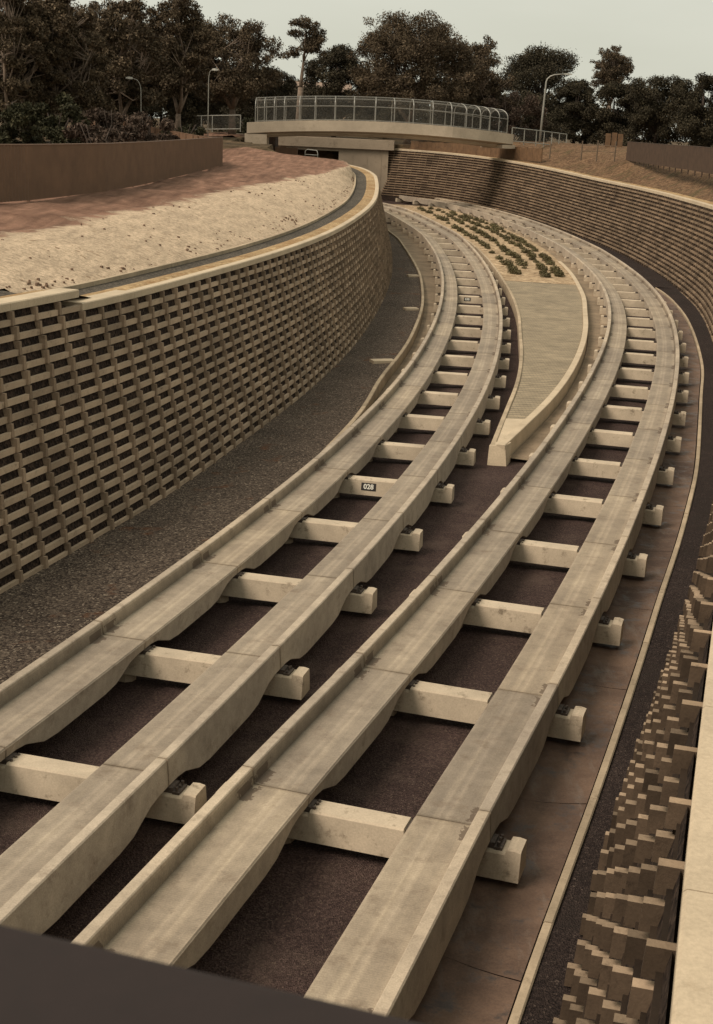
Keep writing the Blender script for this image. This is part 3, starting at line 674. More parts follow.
# thin kerb behind the ditch
m = MB(); s = 0
while s < LB.L - 3:
    rings = []
    for i in range(4):
        t = s + .006 + 2.988 * i / 3; o, zt = Ltop(t); rings.append([(*LB.off(t, -(o + 1.50)), zt - .05), (*LB.off(t, -(o + 1.50)), zt + .15), (*LB.off(t, -(o + 1.61)), zt + .15), (*LB.off(t, -(o + 1.61)), zt - .05)])
    m.loft(rings); s += 3
tag(m.build('ditch_kerb', M['kerb']), 'thin tan kerb between the gravel ditch and the sandy bank on the left', 'kerb')
m = MB(); m.loft([[(x, y, 4.3 + 1.9 * sst(-12.9, -20, x) if False else 4.4 + 1.85 * sst(-11.4, -15, x) + .15 * math.sin(x + y)) for x in np.linspace(-34, -11.2, 20)] for y in np.linspace(141, 164, 8)], closed=False)
o = m.build('embankment', M['dirt'], recalc=False, smooth=True); o['kind'] = 'structure'
if sum(p.normal.z for p in o.data.polygons) < 0: o.data.flip_normals()
# rubble verge between the right busway and the foot of its wall, far end
for nm_, mt_, t0, t1 in (('gravel_strip', 'strip_gravel', RB.near((18, 84)), RB.near((12.5, 145)) + 1.), ('rubble_verge', 'soil', RB.near((12.5, 145)), RB.L)):
    A = []; B = []
    for t in np.arange(t0, t1, 1.0):
        b = RB.off(t, .3); a = Rc.off(Rc.near(b), 1.35); A.append((*a, zs(*a) - .50)); B.append((*b, zfR(*RB.at(t)) + .10))
    strip(nm_, M[mt_], A, B, nx=4)
# stones lying in the sand: part of the loose ground
m = MB(); r2 = random.Random(4)
for i in range(420):
    s = r2.uniform(5, 85); o, zt = Ltop(s); y = LB.at(s)[1]; cl = (math.sin(s * 1.9) + math.sin(s * .83 + 1) > -.2)
    f = r2.uniform(.06, .20) if (cl and r2.random() < .8) else r2.uniform(.02, .98)
    zc = 4.72 + .3 * sst(80, 110, y); u = 1.6 + f * (osand(y) - 1.6); p = LB.off(s, -(o + u)); z = zt + .06 + (1 - (1 - f) ** 1.5) * (zc - zt - .06) + .0; q = r2.uniform(.012, .04)
    m.obox(p, (math.cos(i), math.sin(i)), q * r2.uniform(.8, 1.7), q, z - .06, z + q * .8, q * .35)
tag(m.build('stones', M['stone']), kind='stuff')

bank(RB, 1, Rtop, 0, RB.L, [
    ('bank_edge_strip', M['soil'], [(K_(.53), W_(.11)), (K_(.75), W_(.15)), (K_(1.1), W_(.20))]),
    ('bank_grass', M['dry_grass'], [(K_(1.1), W_(.20)), (K_(2.2), lambda s, y, zt: zt + .55 * (5.9 - zt) * .6 + .04 * math.sin(s)), (K_(3.6), lambda s, y, zt: zt + .75 * (5.9 - zt) + .06 * math.sin(s * .7)), (K_(5.5), lambda s, y, zt: 5.65 + .5 * sst(110, 135, y)), (K_(8), lambda s, y, zt: 5.8 + .9 * sst(112, 140, y)), (K_(12), lambda s, y, zt: 5.9 + 1.0 * sst(112, 140, y)), (K_(20), lambda s, y, zt: 6.0 + .6 * sst(112, 140, y)), (K_(34), lambda s, y, zt: 6.0), (K_(36), lambda s, y, zt: 5.4)]),
])
# one ground sheet out to the horizon, sunk below the cutting
def inside(x, y):
    if y < -1 or y > 163: return y <= -1 and -14 < x < 5
    xl = (LB.xat(y) if y < 144 else -16) - 7 if y > 13 else -15
    if y > 133: xl = -13.5
    xr = RB.xat(y) if y < 150 else 12
    return xl < x < xr + 6
def axis(a, b, fine, lo, hi):
    v = list(np.arange(a, b + .1, fine)); st = fine; x = a
    while x > lo: st *= 1.5; x -= st; v.insert(0, x)
    st = fine; x = v[-1]
    while x < hi: st *= 1.5; x += st; v.append(x)
    return v
gx = axis(-44, 60, 2., -2500, 2500); gy = axis(-30, 240, 2., -400, 4000)
def gz(x, y):
    if inside(x, y): return -3.
    if x < 0: return zP(y) - .12 + .3 * sst(160, 200, y) - (.6 if x > -17 and y < 124 else 0)
    return 6.0 - .12 + .5 * sst(160, 200, y)
m = MB(); m.loft([[(x, y, gz(x, y)) for x in gx] for y in gy], closed=False)
o = m.build('ground', M['plateau'], recalc=False); o['kind'] = 'structure'
if sum(p.normal.z for p in o.data.polygons) < 0: o.data.flip_normals()

# ------------------------------------------------------------------ fences
def arc(pts, step):
    out = []; 
    for (a, b) in zip(pts[:-1], pts[1:]):
        n_ = max(1, int(math.dist(a, b) / step)); out += [tuple(a[k] + (b[k] - a[k]) * i / n_ for k in range(len(a))) for i in range(n_)]
    return out + [pts[-1]]
def steel_fence(pts, h, label, mat, post=2.4, corr=.10, name='corrugated_fence'):
    """pts: (x, y, z of ground)"""
    P = arc(pts, corr); m = MB(); rings = []
    for i, (x, y, z) in enumerate(P):
        a = P[max(i - 1, 0)]; b = P[min(i + 1, len(P) - 1)]; l = math.dist(a[:2], b[:2]); n = ((b[1] - a[1]) / l, -(b[0] - a[0]) / l); o = .022 * (1 if i % 2 else -1)
        rings.append([(x + n[0] * (o + w), y + n[1] * (o + w), z + hh) for w, hh in ((.004, .03), (.004, h), (-.004, h), (-.004, .03))])
    m.loft(rings); root = empty(name, P[len(P) // 2][:3]); tag(root, label, 'fence'); rl = tuple(root.location)
    def ad(o_): o_.location = (0, 0, 0); o_.parent = root
    ad(m.build('panel', mat, loc=rl))
    m = MB(); m.tube([(x, y, z + h + .01) for x, y, z in arc(pts, 1.5)], .028, 6); ad(m.build('top_rail', mat, loc=rl))
    for q in arc(pts, post):
        sx = .09 if q[0] > 0 else -.09; m = MB(); m.box(q[0] + sx - .04, q[0] + sx + .04, q[1] - .04, q[1] + .04, q[2] - .3, q[2] + h - .02); ad(m.build('post', mat, loc=rl))
    return root
fz = lambda y: zP(y) - .02
steel_fence([(-15.2, 30, fz(30)), (-12.9, 38, fz(38)), (-11.1, 45, fz(45)), (-10.1, 52, fz(52)), (-9.85, 60, fz(60)), (-9.85, 74, fz(74)), (-9.95, 89, fz(89))], 1.72, 'tall brown corrugated steel fence along the red dirt on the left', M['fence'])
steel_fence([(-10, 89.2, fz(89)), (-13.3, 101, fz(101)), (-19.0, 117, fz(117) - .1), (-27.5, 135, fz(135))], 1.6, 'brown fence running back behind the corner of the tall left fence', M['fence'])
steel_fence([(22.3, 131, 5.75), (21.9, 116, 5.7), (21.6, 99, 5.7), (21.2, 84, 5.6), (20.6, 72, 5.5)], 1.65, 'dark brown fence on the slope above the right wall', M['fence_dark'])

def link_fence(pts, h, label, post=1.9, name='chain_link_fence'):
    root = empty(name, pts[0]); tag(root, label, 'fence'); rl = tuple(root.location)
    def ad(o_): o_.location = (0, 0, 0); o_.parent = root
    for hh in (.08, h): 
        m = MB(); m.tube([(x, y, z + hh) for x, y, z in pts], .045, 6); ad(m.build('rail', M['galv'], loc=rl))
    for q in arc(pts, post):
        m = MB(); m.tube([(q[0], q[1], q[2] - .2), (q[0], q[1], q[2] + h)], .05, 6); ad(m.build('post', M['galv'], loc=rl))
    m = MB(); m.loft([[(x, y, z + .08), (x, y, z + h)] for x, y, z in pts], closed=False); ad(m.build('mesh_panel', M['mesh'], loc=rl, recalc=False))
    return root
link_fence([(13.3, 148.5, 6.85), (16.2, 152, 6.7), (20.3, 159, 6.45)], 1.4, 'pale galvanised mesh fence leading off the right end of the footbridge')
link_fence([(-14.2, 142.8, 6.85), (-17.2, 144.5, 6.7), (-21.2, 150, 6.5)], 1.4, 'pale galvanised mesh fence leading off the left end of the footbridge')

# ------------------------------------------------------------------ footbridge with arched mesh cage
BX = [x * .963 - 1.73 for x in (-11.52, -10.56, -9.5, -8.47, -6.92, -5.27, -3.26, -1.24, .88, 2.89, 4.85, 6.81, 8.86, 10.32, 11.77, 12.8, 13.73, 14.64)]
BY = 143.
def bz(x): return 8.22 - .58 * ((x + .2) / 12.7) ** 2
# plan positions of the hoops: the deck swings away at its right end
BQ = []
dy = 0.; mid = 8
ys_ = {mid: 0.}
for k in range(mid + 1, 18): ys_[k] = ys_[k - 1] + .55 * math.sqrt(max(0, 1.95 ** 2 - (BX[k] - BX[k - 1]) ** 2))
for k in range(mid - 1, -1, -1): ys_[k] = 0.
for k in range(18):
    yy = BY + ys_[k]; BQ.append((BX[k] * yy / BY, yy, 7.66 + (bz(BX[k]) - 7.66) * yy / BY))
e0 = np.array(BQ[0]) - (np.array(BQ[1]) - np.array(BQ[0])) * .8; e1 = np.array(BQ[-1]) + (np.array(BQ[-1]) - np.array(BQ[-2])) * .5
BC = Curve([tuple(e0[:2])] + [q[:2] for q in BQ] + [tuple(e1[:2])], .4)
bxs = [e0[0]] + [q[0] for q in BQ] + [e1[0]]; bzs = [e0[2]] + [q[2] for q in BQ] + [e1[2]]
def bp(t, w, h):      # point on the deck: w metres towards the far side, h above the deck top
    x, y = BC.off(t, -w); return (x, y, float(np.interp(BC.at(t)[0], bxs, bzs)) + h)
TS = [BC.near(q[:2]) for q in BQ]
root = empty('footbridge', (1.5, BY + 1.2, 6)); tag(root, 'pale concrete footbridge with an arched wire mesh cage crossing the cutting', 'footbridge'); rl = tuple(root.location)
def ad(o_): o_.location = (0, 0, 0); o_.parent = root; return o_
m = MB(); m.loft([[bp(t, w, h) for w, h in ((-.25, -.02), (-.25, -1.02), (0, -1.12), (2.6, -1.12), (2.85, -1.02), (2.85, -.02), (2.6, 0), (0, 0))] for t in np.linspace(0, BC.L, 40)]); ad(m.build('deck', M['bridge'], loc=rl))
m = MB(); m.loft([[bp(t, w, h) for w, h in ((.5, -1.1), (.5, -1.3), (.8, -1.5), (1.8, -1.5), (2.1, -1.3), (2.1, -1.1))] for t in np.linspace(1, BC.L - 1, 30)]); ad(m.build('girder', M['bridge'], loc=rl))
def hoop(): return [(.05, 0), (.05, 1.5)] + [(1.3 - 1.25 * math.cos(math.pi * k / 12), 1.5 + .84 * math.sin(math.pi * k / 12)) for k in range(1, 12)] + [(2.55, 1.5), (2.55, 0)]
for t in TS:
    m = MB(); m.tube([bp(t, w, h) for w, h in hoop()], .05, 6); ad(m.build('cage_hoop', M['cage'], loc=rl))
for w, h in ((.05, .08), (.05, 1.4), (2.55, .08), (2.55, 1.4), (.55, 2.1), (1.3, 2.34), (2.05, 2.1)):
    m = MB(); m.tube([bp(t, w, h) for t in np.linspace(TS[0], TS[-1], 40)], .035, 6); ad(m.build('cage_rail', M['cage'], loc=rl))
m = MB(); m.loft([[bp(t, w - .02, h) for w, h in hoop()] for t in np.linspace(TS[0], TS[-1], 50)], closed=False); ad(m.build('cage_mesh', M['mesh'], loc=rl, recalc=False))
for t, zb, k in ((.9, 5.0, 1.1), (BC.L - .6, 6.15, 1.0)):
    m = MB(); p_ = bp(t, 1.3, -1.15); T_ = BC.tan(t); m.obox((p_[0], p_[1]), T_, k, 1.5, zb, p_[2] + .02); ad(m.build('abutment', M['bridge'], loc=rl))
# ------------------------------------------------------------------ tunnel portal
root = empty('tunnel_portal', (-5, 163, 0)); tag(root, 'pale concrete tunnel portal with a dark opening below the footbridge', 'tunnel portal'); rl = tuple(root.location)
m = MB(); m.box(-4.9, .7, 161.5, 164.5, -1, 5.25)
for x in (-3.3, -1.7, -.1): m.box(x - .03, x + .03, 161.47, 161.5, -1, 5.2)
ad(m.build('pier', M['portal'], loc=rl))
m = MB(); m.box(-18, -12.6, 161.5, 164.5, -1, 4.95); ad(m.build('pier', M['portal'], loc=rl))
m = MB(); m.box(-18.4, 1.3, 161.2, 165, 5.25, 6.3); m.box(-12.6, -4.9, 161.5, 164.5, 4.9, 5.25); ad(m.build('lintel', M['portal'], loc=rl))
m = MB(); m.box(-18, 3.2, 164.5, 190, 4.95, 5.2); m.box(-12.8, -12.6, 164.5, 190, -1, 4.95); m.box(-4.9, -4, 164.5, 190, -1, 4.95); m.box(-13, -3, 190, 190.3, -1, 5.2)
ad(m.build('tunnel_lining', M['tunnel'], loc=rl))
# dark board panels beside the portal
def boards(pts, h, label, mat, zb):
    root = empty('board_fence', (*pts[0], zb)); tag(root, label, 'fence'); rl_ = tuple(root.location)
    for j, (a, b) in enumerate(zip(pts[:-1], pts[1:])):
        d = np.array(b) - np.array(a); l = np.hypot(*d); d /= l; m = MB()
        k = 0
        while k * .6 < l - .05:
            q0, q1 = k * .6, min(l, k * .6 + .59); c = np.array(a) + d * (q0 + q1) / 2; m.obox(c, d, (q1 - q0) / 2, .04 + .012 * (k % 2), zb, zb + h + .04 * math.sin(k * 2.1)); k += 1
        o_ = m.build('board_panel', mat, loc=rl_); o_.location = (0, 0, 0); o_.parent = root
    return root
boards([(-12.9, 146.6), (-11.0, 146.6), (-10.9, 149)], 1.8, 'taller dark brown board panel under the left end of the footbridge', M['fence_dark'], 4.6)
boards([(-10.95, 146.0), (-8.8, 146.8), (-8.9, 150)], 1.3, 'lower brown board panel beside the tunnel opening', M['fence'], 4.0)
boards([(3.2, 162.0), (8.2, 157.6), (11.9, 152.2), (14.4, 147.6), (16.0, 143.5)], 1.3, 'orange-brown board fence on the wall top under the footbridge', M['fence_orange'], 5.05)
m = MB(); m.tube([(-7.7, 143.2, 4.3), (-7.7, 143.2, 5.1), (-7.5, 143.2, 5.25), (-6.5, 142.4, 5.2), (-6.4, 142.3, 4.9), (-6.4, 142.3, 4.2)], .045, 8); m.tube([(-7.7, 143.2, 4.75), (-6.4, 142.3, 4.75)], .035, 8)
tag(m.build('pipe_handrail', M['galv'], smooth=True, loc=(-7.0, 142.8, 4.2)), 'small pale bent pipe handrail on the wall top beside the tunnel', 'handrail')

# ------------------------------------------------------------------ street lamps, posts, hoarding
def lamp(x, y, z0, z1, arm, label, sgn=1, lean=0., th=1.):
    root = empty('street_lamp', (x, y, z0)); tag(root, label, 'street lamp', 'street lamps beyond the footbridge'); rl_ = (x, y, z0)
    h = z1 - z0; m = MB(); pts = [(x, y, z0), (x + lean * .5, y, z0 + h * .5), (x + lean, y, z1 - .9)]
    pts += [(x + lean + sgn * arm * (1 - math.cos(a)) * .6, y, z1 - .9 + .85 * math.sin(a)) for a in (.4, .8, 1.2, 1.57)]
    pts += [(x + lean + sgn * arm * .85, y, z1)]
    m.tube(pts, [.13 * th, .11 * th, .09 * th, .08 * th, .07 * th, .07 * th, .06 * th, .06 * th], 8); o_ = m.build('pole', M['galv'], loc=rl_, smooth=True); o_.location = (0, 0, 0); o_.parent = root
    m = MB(); a = x + lean + sgn * arm * .8; 
    hs = .55 if th < .7 else 1.
    m.loft([[(a, y - .09, z1 - .05), (a, y + .09, z1 - .05), (a, y + .07, z1 + .08), (a, y - .07, z1 + .08)], [(a + sgn * .5 * hs, y - .17, z1 - .07), (a + sgn * .5 * hs, y + .17, z1 - .07), (a + sgn * .5 * hs, y + .12, z1 + .12), (a + sgn * .5 * hs, y - .12, z1 + .12)], [(a + sgn * .95 * hs, y - .1, z1 - .03), (a + sgn * .95 * hs, y + .1, z1 - .03), (a + sgn * .95 * hs, y + .07, z1 + .06), (a + sgn * .95 * hs, y - .07, z1 + .06)]])
    o_ = m.build('lamp_head', M['galv'], loc=rl_); o_.location = (0, 0, 0); o_.parent = root
lamp(17.45, 160, 6.2, 14.2, 2.3, 'tall curved-arm street lamp in front of the dark trees, right of the footbridge', 1, .25)
lamp(-14.4, 118, 5.6, 11.6, .35, 'straight street lamp just left of the footbridge, before the big forked gum', 1, 0, .32)
lamp(-18.9, 112, 5.5, 10.5, .8, 'short street lamp among the trees at the left, its arm pointing left', -1, 0, .28)
for i, (x, y, h) in enumerate(((18.6, 134, 1.4), (19.9, 133, 1.5), (21.4, 132, 1.5), (15.9, 136, 1.0))):
    m = MB(); z = 5.9; m.tube([(x, y, z - .4), (x + .03, y, z + h)], [.07, .06], 7)
    tag(m.build('timber_post', M['wood'], loc=(x, y, z - .4)), 'weathered timber post on the right slope, ' + ('second from the left', 'third from the left', 'rightmost, nearest the dark fence', 'shortest and leftmost')[i], 'post', 'timber posts on the right slope')
m = MB(); m.tube([(18.6, 134, 6.9), (19.9, 133, 6.95), (21.4, 132, 6.95)], .025, 5); m.tube([(18.6, 134, 6.4), (19.9, 133, 6.4), (21.4, 132, 6.4)], .025, 5)
tag(m.build('fence_wire', M['wood']), 'two thin wires strung between the timber posts on the right slope', 'fence wire')
root = empty('hoarding', (23.4, 146, 6)); tag(root, 'small brown timber hoarding of upright boards at the foot of the right-hand trees', 'hoarding')
for i in range(3):
    m = MB(); x = 22.6 + i * .62; m.box(x, x + .52, 146, 146.08, 5.9, 8.1 + .1 * (i % 2)); o_ = m.build('board', M['fence_orange'], loc=(23.4, 146, 6)); o_.location = (0, 0, 0); o_.parent = root
m = MB(); m.loft([[(x, y, 6.03 + .003 * x), (x, y + 2.2, 6.03 + .003 * x)] for x, y in ((16, 158), (24, 157), (34, 154), (60, 150))], closed=False)
o = m.build('gravel_path', M['soil'], recalc=False); o['kind'] = 'structure'; o.location.z = .55
if sum(p.normal.z for p in o.data.polygons) < 0: o.data.flip_normals()

# ------------------------------------------------------------------ trees
def leaves(centres, radii, n, size, r, flat=.75):
    """n leaf-sized triangles spread over the clumps, denser towards each clump's shell"""
    c = np.array(centres); rad = np.array(radii); w = rad ** 2; idx = r.choice(len(c), n, p=w / w.sum())
    d = r.normal(size=(n, 3)); d /= np.linalg.norm(d, axis=1)[:, None]
    q = r.uniform(.25, 1, n) ** .5 * (1 + .18 * r.normal(size=n))
    p = c[idx] + d * (rad[idx] * q)[:, None] * np.array([1, 1, flat])
    a = r.normal(size=(n, 3)); a[:, 2] -= .4; a /= np.linalg.norm(a, axis=1)[:, None]; b = np.cross(a, r.normal(size=(n, 3))); b /= np.linalg.norm(b, axis=1)[:, None] + 1e-9
    s = (size * r.uniform(.6, 1.4, n))[:, None]
    v = np.stack([p - b * s * .45, p + b * s * .45, p + a * s * 1.25], 1).reshape(-1, 3)
    me = bpy.data.meshes.new('crown'); me.vertices.add(3 * n); me.vertices.foreach_set('co', v.ravel()); me.loops.add(3 * n); me.loops.foreach_set('vertex_index', np.arange(3 * n)); me.polygons.add(n); me.polygons.foreach_set('loop_start', np.arange(n) * 3); me.update(calc_edges=True)
    return me
def tree(x, y, z, h, w, label, kind='gum', seed=1, n=9000, cat='tree', group='trees behind the busway', leaf=None, trunkmat=None, bare=.35, lean=0., forks=None, lsize=None, trunk_r=None, name=None):
    r = np.random.default_rng(seed); root = empty(name or {'gum': 'gum_tree', 'dome': 'pine_tree', 'mass': 'broadleaf_tree', 'thin': 'gum_tree', 'bush': 'bush', 'twig': 'dry_bush'}[kind], (x, y, z)); tag(root, label, cat, group)
    tb = MB(); C_ = []; Rd = []
    tr = trunk_r or h * .022
    if kind in ('gum', 'thin'):
        nf = forks or (3 if kind == 'gum' else 1); hf = h * bare * r.uniform(.45, .7)
        top = Vector((lean * .3, 0, hf)); tb.tube([(0, 0, -.3), (lean * .1, 0, hf * .5), tuple(top)], [tr * 1.35, tr * 1.1, tr], 8)
        tips = []
        for f in range(nf):
            a = 2 * math.pi * (f + r.uniform(-.2, .2)) / nf + .6; sp = w * (.16 if kind == 'gum' else .05)
            p1 = top + Vector((math.cos(a) * sp + lean * .3, math.sin(a) * sp, h * .2)); p2 = p1 + Vector((math.cos(a) * sp * .9 + lean * .3, math.sin(a) * sp * .8, h * .2))
            tb.tube([tuple(top), tuple(top.lerp(p1, .5) + Vector((r.normal() * .15, 0, -.1))), tuple(p1), tuple(p2)], [tr * .8, tr * .65, tr * .5, tr * .3], 7)
            tips += [(p1, tr * .45), (p2, tr * .3)]
        k = 0; nb = 78 if kind == 'gum' else 9
        for i in range(nb):
            p, rr_ = tips[i % len(tips)]; u = r.uniform(0, 1); a = r.uniform(0, 2 * math.pi)
            rad = w * .5 * math.sqrt(u) * .82; hh = h * (bare + (1 - bare) * r.uniform(.06, .93) * (1 - .30 * u))
            e = Vector((lean + math.cos(a) * rad, math.sin(a) * rad, hh)); mid = p.lerp(e, .55) + Vector((r.normal() * .3, r.normal() * .3, -abs(r.normal()) * .3))
            tb.tube([tuple(p), tuple(mid), tuple(e)], [rr_ * .8, rr_ * .45, .03], 5)
            cr = w * r.uniform(.055, .12) if kind == 'gum' else w * r.uniform(.13, .24)
            C_.append(tuple(e)); Rd.append(cr)
            for _ in range(3):
                d = Vector(r.normal(size=3)) * cr * .75; C_.append((e.x + d.x, e.y + d.y, e.z + d.z * .7)); Rd.append(cr * r.uniform(.45, .75))
                tb.tube([tuple(mid), (e.x + d.x, e.y + d.y, e.z + d.z * .7)], [rr_ * .3, .02], 4)
    elif kind == 'dome':
        tb.tube([(0, 0, -.3), (.1, 0, h * .35), (.2, 0, h * .7)], [tr * 1.3, tr, tr * .5], 8)
        for i in range(46):
            a = r.uniform(0, 2 * math.pi); e = math.acos(r.uniform(0, 1)); q = r.uniform(.72, .9)
            p = (math.cos(a) * math.sin(e) * w * .5 * q, math.sin(a) * math.sin(e) * w * .5 * q, h * (1 - .62) + h * .56 * math.cos(e) * q)
            C_.append(p); Rd.append(w * r.uniform(.09, .14))
            if i % 3 == 0: tb.tube([(.1, 0, h * .35), tuple(Vector((.1, 0, h * .4)).lerp(Vector(p), .5)), p], [tr * .4, tr * .25, .04], 5)
        for i in range(14): a = r.uniform(0, 6.28); q = w * .5 * r.uniform(.3, 1); C_.append((math.cos(a) * q, math.sin(a) * q, h * r.uniform(.22, .4))); Rd.append(w * .1)
    elif kind == 'mass':
        tb.tube([(0, 0, -.3), (.1, 0, h * .3), (-.1, 0, h * .75)], [tr * 1.3, tr, tr * .4], 7)
        for i in range(60):
            a = r.uniform(0, 2 * math.pi); hh = r.uniform(.06, 1) ** .8; q = w * .5 * math.sqrt(r.uniform(0, 1)) * (1 - .45 * max(0, hh - .45))
            p = (math.cos(a) * q, math.sin(a) * q, h * hh * .93); C_.append(p); Rd.append(w * r.uniform(.08, .15))
            if i % 4 == 0: tb.tube([(0, 0, h * .25), p], [tr * .4, .03], 4)
    else:
        for i in range(5):
            a = r.uniform(0, 6.28); tb.tube([(0, 0, -.2), (math.cos(a) * w * .12, math.sin(a) * w * .12, h * .4), (math.cos(a) * w * .3, math.sin(a) * w * .3, h * .8)], [tr, tr * .6, .02], 5)
        for i in range(30):
            a = r.uniform(0, 2 * math.pi); q = w * .5 * math.sqrt(r.uniform(0, 1)); hh = r.uniform(.05, .92) * (1 - .35 * (2 * q / w) ** 2)
            p = (math.cos(a) * q, math.sin(a) * q, h * hh); C_.append(p); Rd.append(w * r.uniform(.06, .13))
            if kind == 'twig': tb.tube([(math.cos(a) * q * .2, math.sin(a) * q * .2, 0), p], [tr * .4, .01], 4)
    t = tb.build('trunk' if kind not in ('bush', 'twig') else 'stems', trunkmat or (M['trunk'] if kind in ('gum', 'thin') else M['trunk_dark']), root, smooth=True)
    me = leaves(C_, Rd, int(n * 2.1), lsize or .155, r); me.materials.append(leaf or {'gum': M['leaf_gum'], 'thin': M['leaf_gum'], 'dome': M['leaf_dark'], 'mass': M['leaf_dark'], 'bush': M['leaf_green'], 'twig': M['leaf_brown']}[kind])
    o = bpy.data.objects.new('crown', me); COL.objects.link(o); o.parent = root
    return root
def X(px, D): return (px - 383.4) / 1385 * D * .963
def hz(px): return 127 + .045 * (px - 383.4)
def Zp(px, py, D): return 7.66 + (hz(px) - py) / 1385 * D * .927
zg = 6.3
TREES = [ # centre px, top py, width px, distance, kind, label
 (232, 8, 104, 150, 'gum', 'big spreading gum with a forked trunk left of the footbridge cage', dict(seed=21, n=26000, forks=4, bare=.30, trunk_r=.32)),
 (298, 12, 34, 165, 'thin', 'tall thin gum with a small ragged crown between two rounder trees', dict(seed=5, n=4200, bare=.6, lean=.6)),
 (334, 37, 68, 175, 'dome', 'rounded dark tree above the left half of the footbridge cage', dict(seed=6, n=19000)),
 (408, 6, 128, 165, 'gum', 'largest ragged gum towering over the middle of the footbridge, pale trunk', dict(seed=7, n=38000, bare=.24, forks=3, trunk_r=.33)),
 (470, 30, 80, 172, 'gum', 'gum with pale leaning limbs above the right half of the footbridge', dict(seed=18, n=20000, bare=.22, forks=3)),
 (538, 37, 88, 190, 'dome', 'dark dome-shaped tree behind the tall street lamp', dict(seed=9, n=24000)),
 (607, 45, 40, 200, 'gum', 'lone upright tree with a small round crown against the sky at right', dict(seed=10, n=6500, bare=.60, forks=2)),
 (574, 78, 44, 185, 'mass', 'dark bushy tree just right of the street lamp', dict(seed=11, n=14000)),
 (612, 82, 52, 182, 'mass', 'dark bushy tree below the lone upright tree', dict(seed=12, n=15000)),
 (655, 76, 62, 178, 'mass', 'dark bushy tree above the brown hoarding', dict(seed=13, n=17000)),
 (700, 73, 60, 172, 'mass', 'dark bushy tree at the right edge above the dark fence', dict(seed=14, n=17000)),
 (742, 70, 60, 170, 'mass', 'dark bushy tree partly cut off by the right edge', dict(seed=44, n=12000)),
 (508, 84, 66, 170, 'twig', 'brownish leafless thicket beside the right end of the cage', dict(seed=15, n=7000)),
 (455, 82, 70, 185, 'mass', 'dark tree filling the gap behind the right half of the cage', dict(seed=16, n=13000)),
 (385, 84, 70, 190, 'mass', 'dark tree filling the gap behind the middle of the cage', dict(seed=17, n=13000)),
 (300, 90, 60, 185, 'mass', 'low dark tree behind the left half of the cage', dict(seed=19, n=9000)),
 (535, 92, 60, 182, 'mass', 'dark undergrowth tree at the foot of the dome-shaped tree', dict(seed=20, n=11000)),
 (240, 96, 70, 180, 'mass', 'low dark tree behind the forked gum trunk', dict(seed=22, n=9000)),
 (178, -8, 78, 135, 'gum', 'tall gum left of the big forked gum, sky showing through its crown', dict(seed=23, n=20000, bare=.24, trunk_r=.24)),
 (120, -26, 92, 120, 'gum', 'tall dark gum in the middle of the left group of trees', dict(seed=24, n=23000, bare=.18, trunk_r=.24)),
 (62, -34, 92, 110, 'gum', 'tall dark gum at the left side of the photo', dict(seed=25, n=23000, bare=.16, trunk_r=.24)),
 (8, -34, 90, 105, 'gum', 'tall dark gum at the far left edge', dict(seed=26, n=18000, bare=.16, trunk_r=.24)),
 (160, 74, 80, 150, 'mass', 'dark low tree behind the small street lamp', dict(seed=27, n=13000)),
 (96, 60, 84, 128, 'mass', 'dark dense tree behind the left shrubs', dict(seed=28, n=14000)),
 (28, 54, 84, 115, 'mass', 'dark dense tree behind the left end of the brown fence', dict(seed=29, n=14000)),
]
for (px, py, wp, D, kind, lab, kw) in TREES:
    x = X(px, D); gz_ = zP(D) + .1 if px < 366 else zg; top = Zp(px, py, D)
    tree(x, D, gz_, top - gz_, wp / 1385 * D, lab, kind, group='trees behind the busway', **kw)
for k_, (px, py, wp, D, lab) in enumerate(((84, -4, 96, 142, 'dark dense gum filling the gap behind the tallest left gums'), (144, 8, 84, 148, 'dark dense gum beside the gap of sky left of the small lamp'), (20, -6, 96, 138, 'dark dense gum far back at the left edge of the photo'), (196, 52, 60, 160, 'dark bushy tree between the two gums left of the footbridge'), (268, 66, 54, 178, 'dark bushy tree under the right side of the forked gum'))):
    gz_ = zP(D); tree(X(px, D), D, gz_, Zp(px, py, D) - gz_, wp / 1385 * D, lab, 'mass' if py > 40 else 'gum', seed=80 + k_, n=15000, group='trees behind the busway')
BUSH = [(52, 88, 74, 78, 'bush', 'large dark green bush behind the left end of the brown fence', 9000), (112, 96, 60, 84, 'twig', 'brownish twiggy bush behind the middle of the brown fence', 6000), (150, 104, 56, 92, 'twig', 'dark twiggy bush near the right end of the brown fence', 5000), (0, 84, 70, 72, 'bush', 'dark green bush at the left edge behind the brown fence', 8000), (184, 116, 40, 110, 'bush', 'small bush beyond the end of the brown fence', 3000),
        (248, 116, 40, 168, 'bush', 'low bush at the foot of the big forked gum', 3000), (96, 112, 60, 70, 'twig', 'low brown scrub just above the brown fence rail', 4000)]
for i, (px, py, wp, D, kind, lab, n) in enumerate(BUSH):
    gz_ = zP(D); tree(X(px, D), D, gz_, Zp(px, py, D) - gz_, wp / 1385 * D, lab, kind, seed=60 + i, n=n, cat='bush', group='bushes behind the brown fence', lsize=.13, trunk_r=.06)
# far wood closing the horizon
r3 = np.random.default_rng(99); Cc = []; Rr = []
for i in range(430):
    px = r3.uniform(-90, 820); D = r3.uniform(205, 260); hgt = r3.uniform(.3, 1) * (7.5 + 2 * math.sin(px * .05) + 1.3 * math.sin(px * .13))
    Cc.append((X(px, D), D, 6.3 + hgt * .85)); Rr.append(r3.uniform(1.3, 2.6))
me = leaves(Cc, Rr, 70000, .42, r3); me.materials.append(M['leaf_dark']); o = bpy.data.objects.new('far_wood', me); COL.objects.link(o); tag(o, kind='stuff')
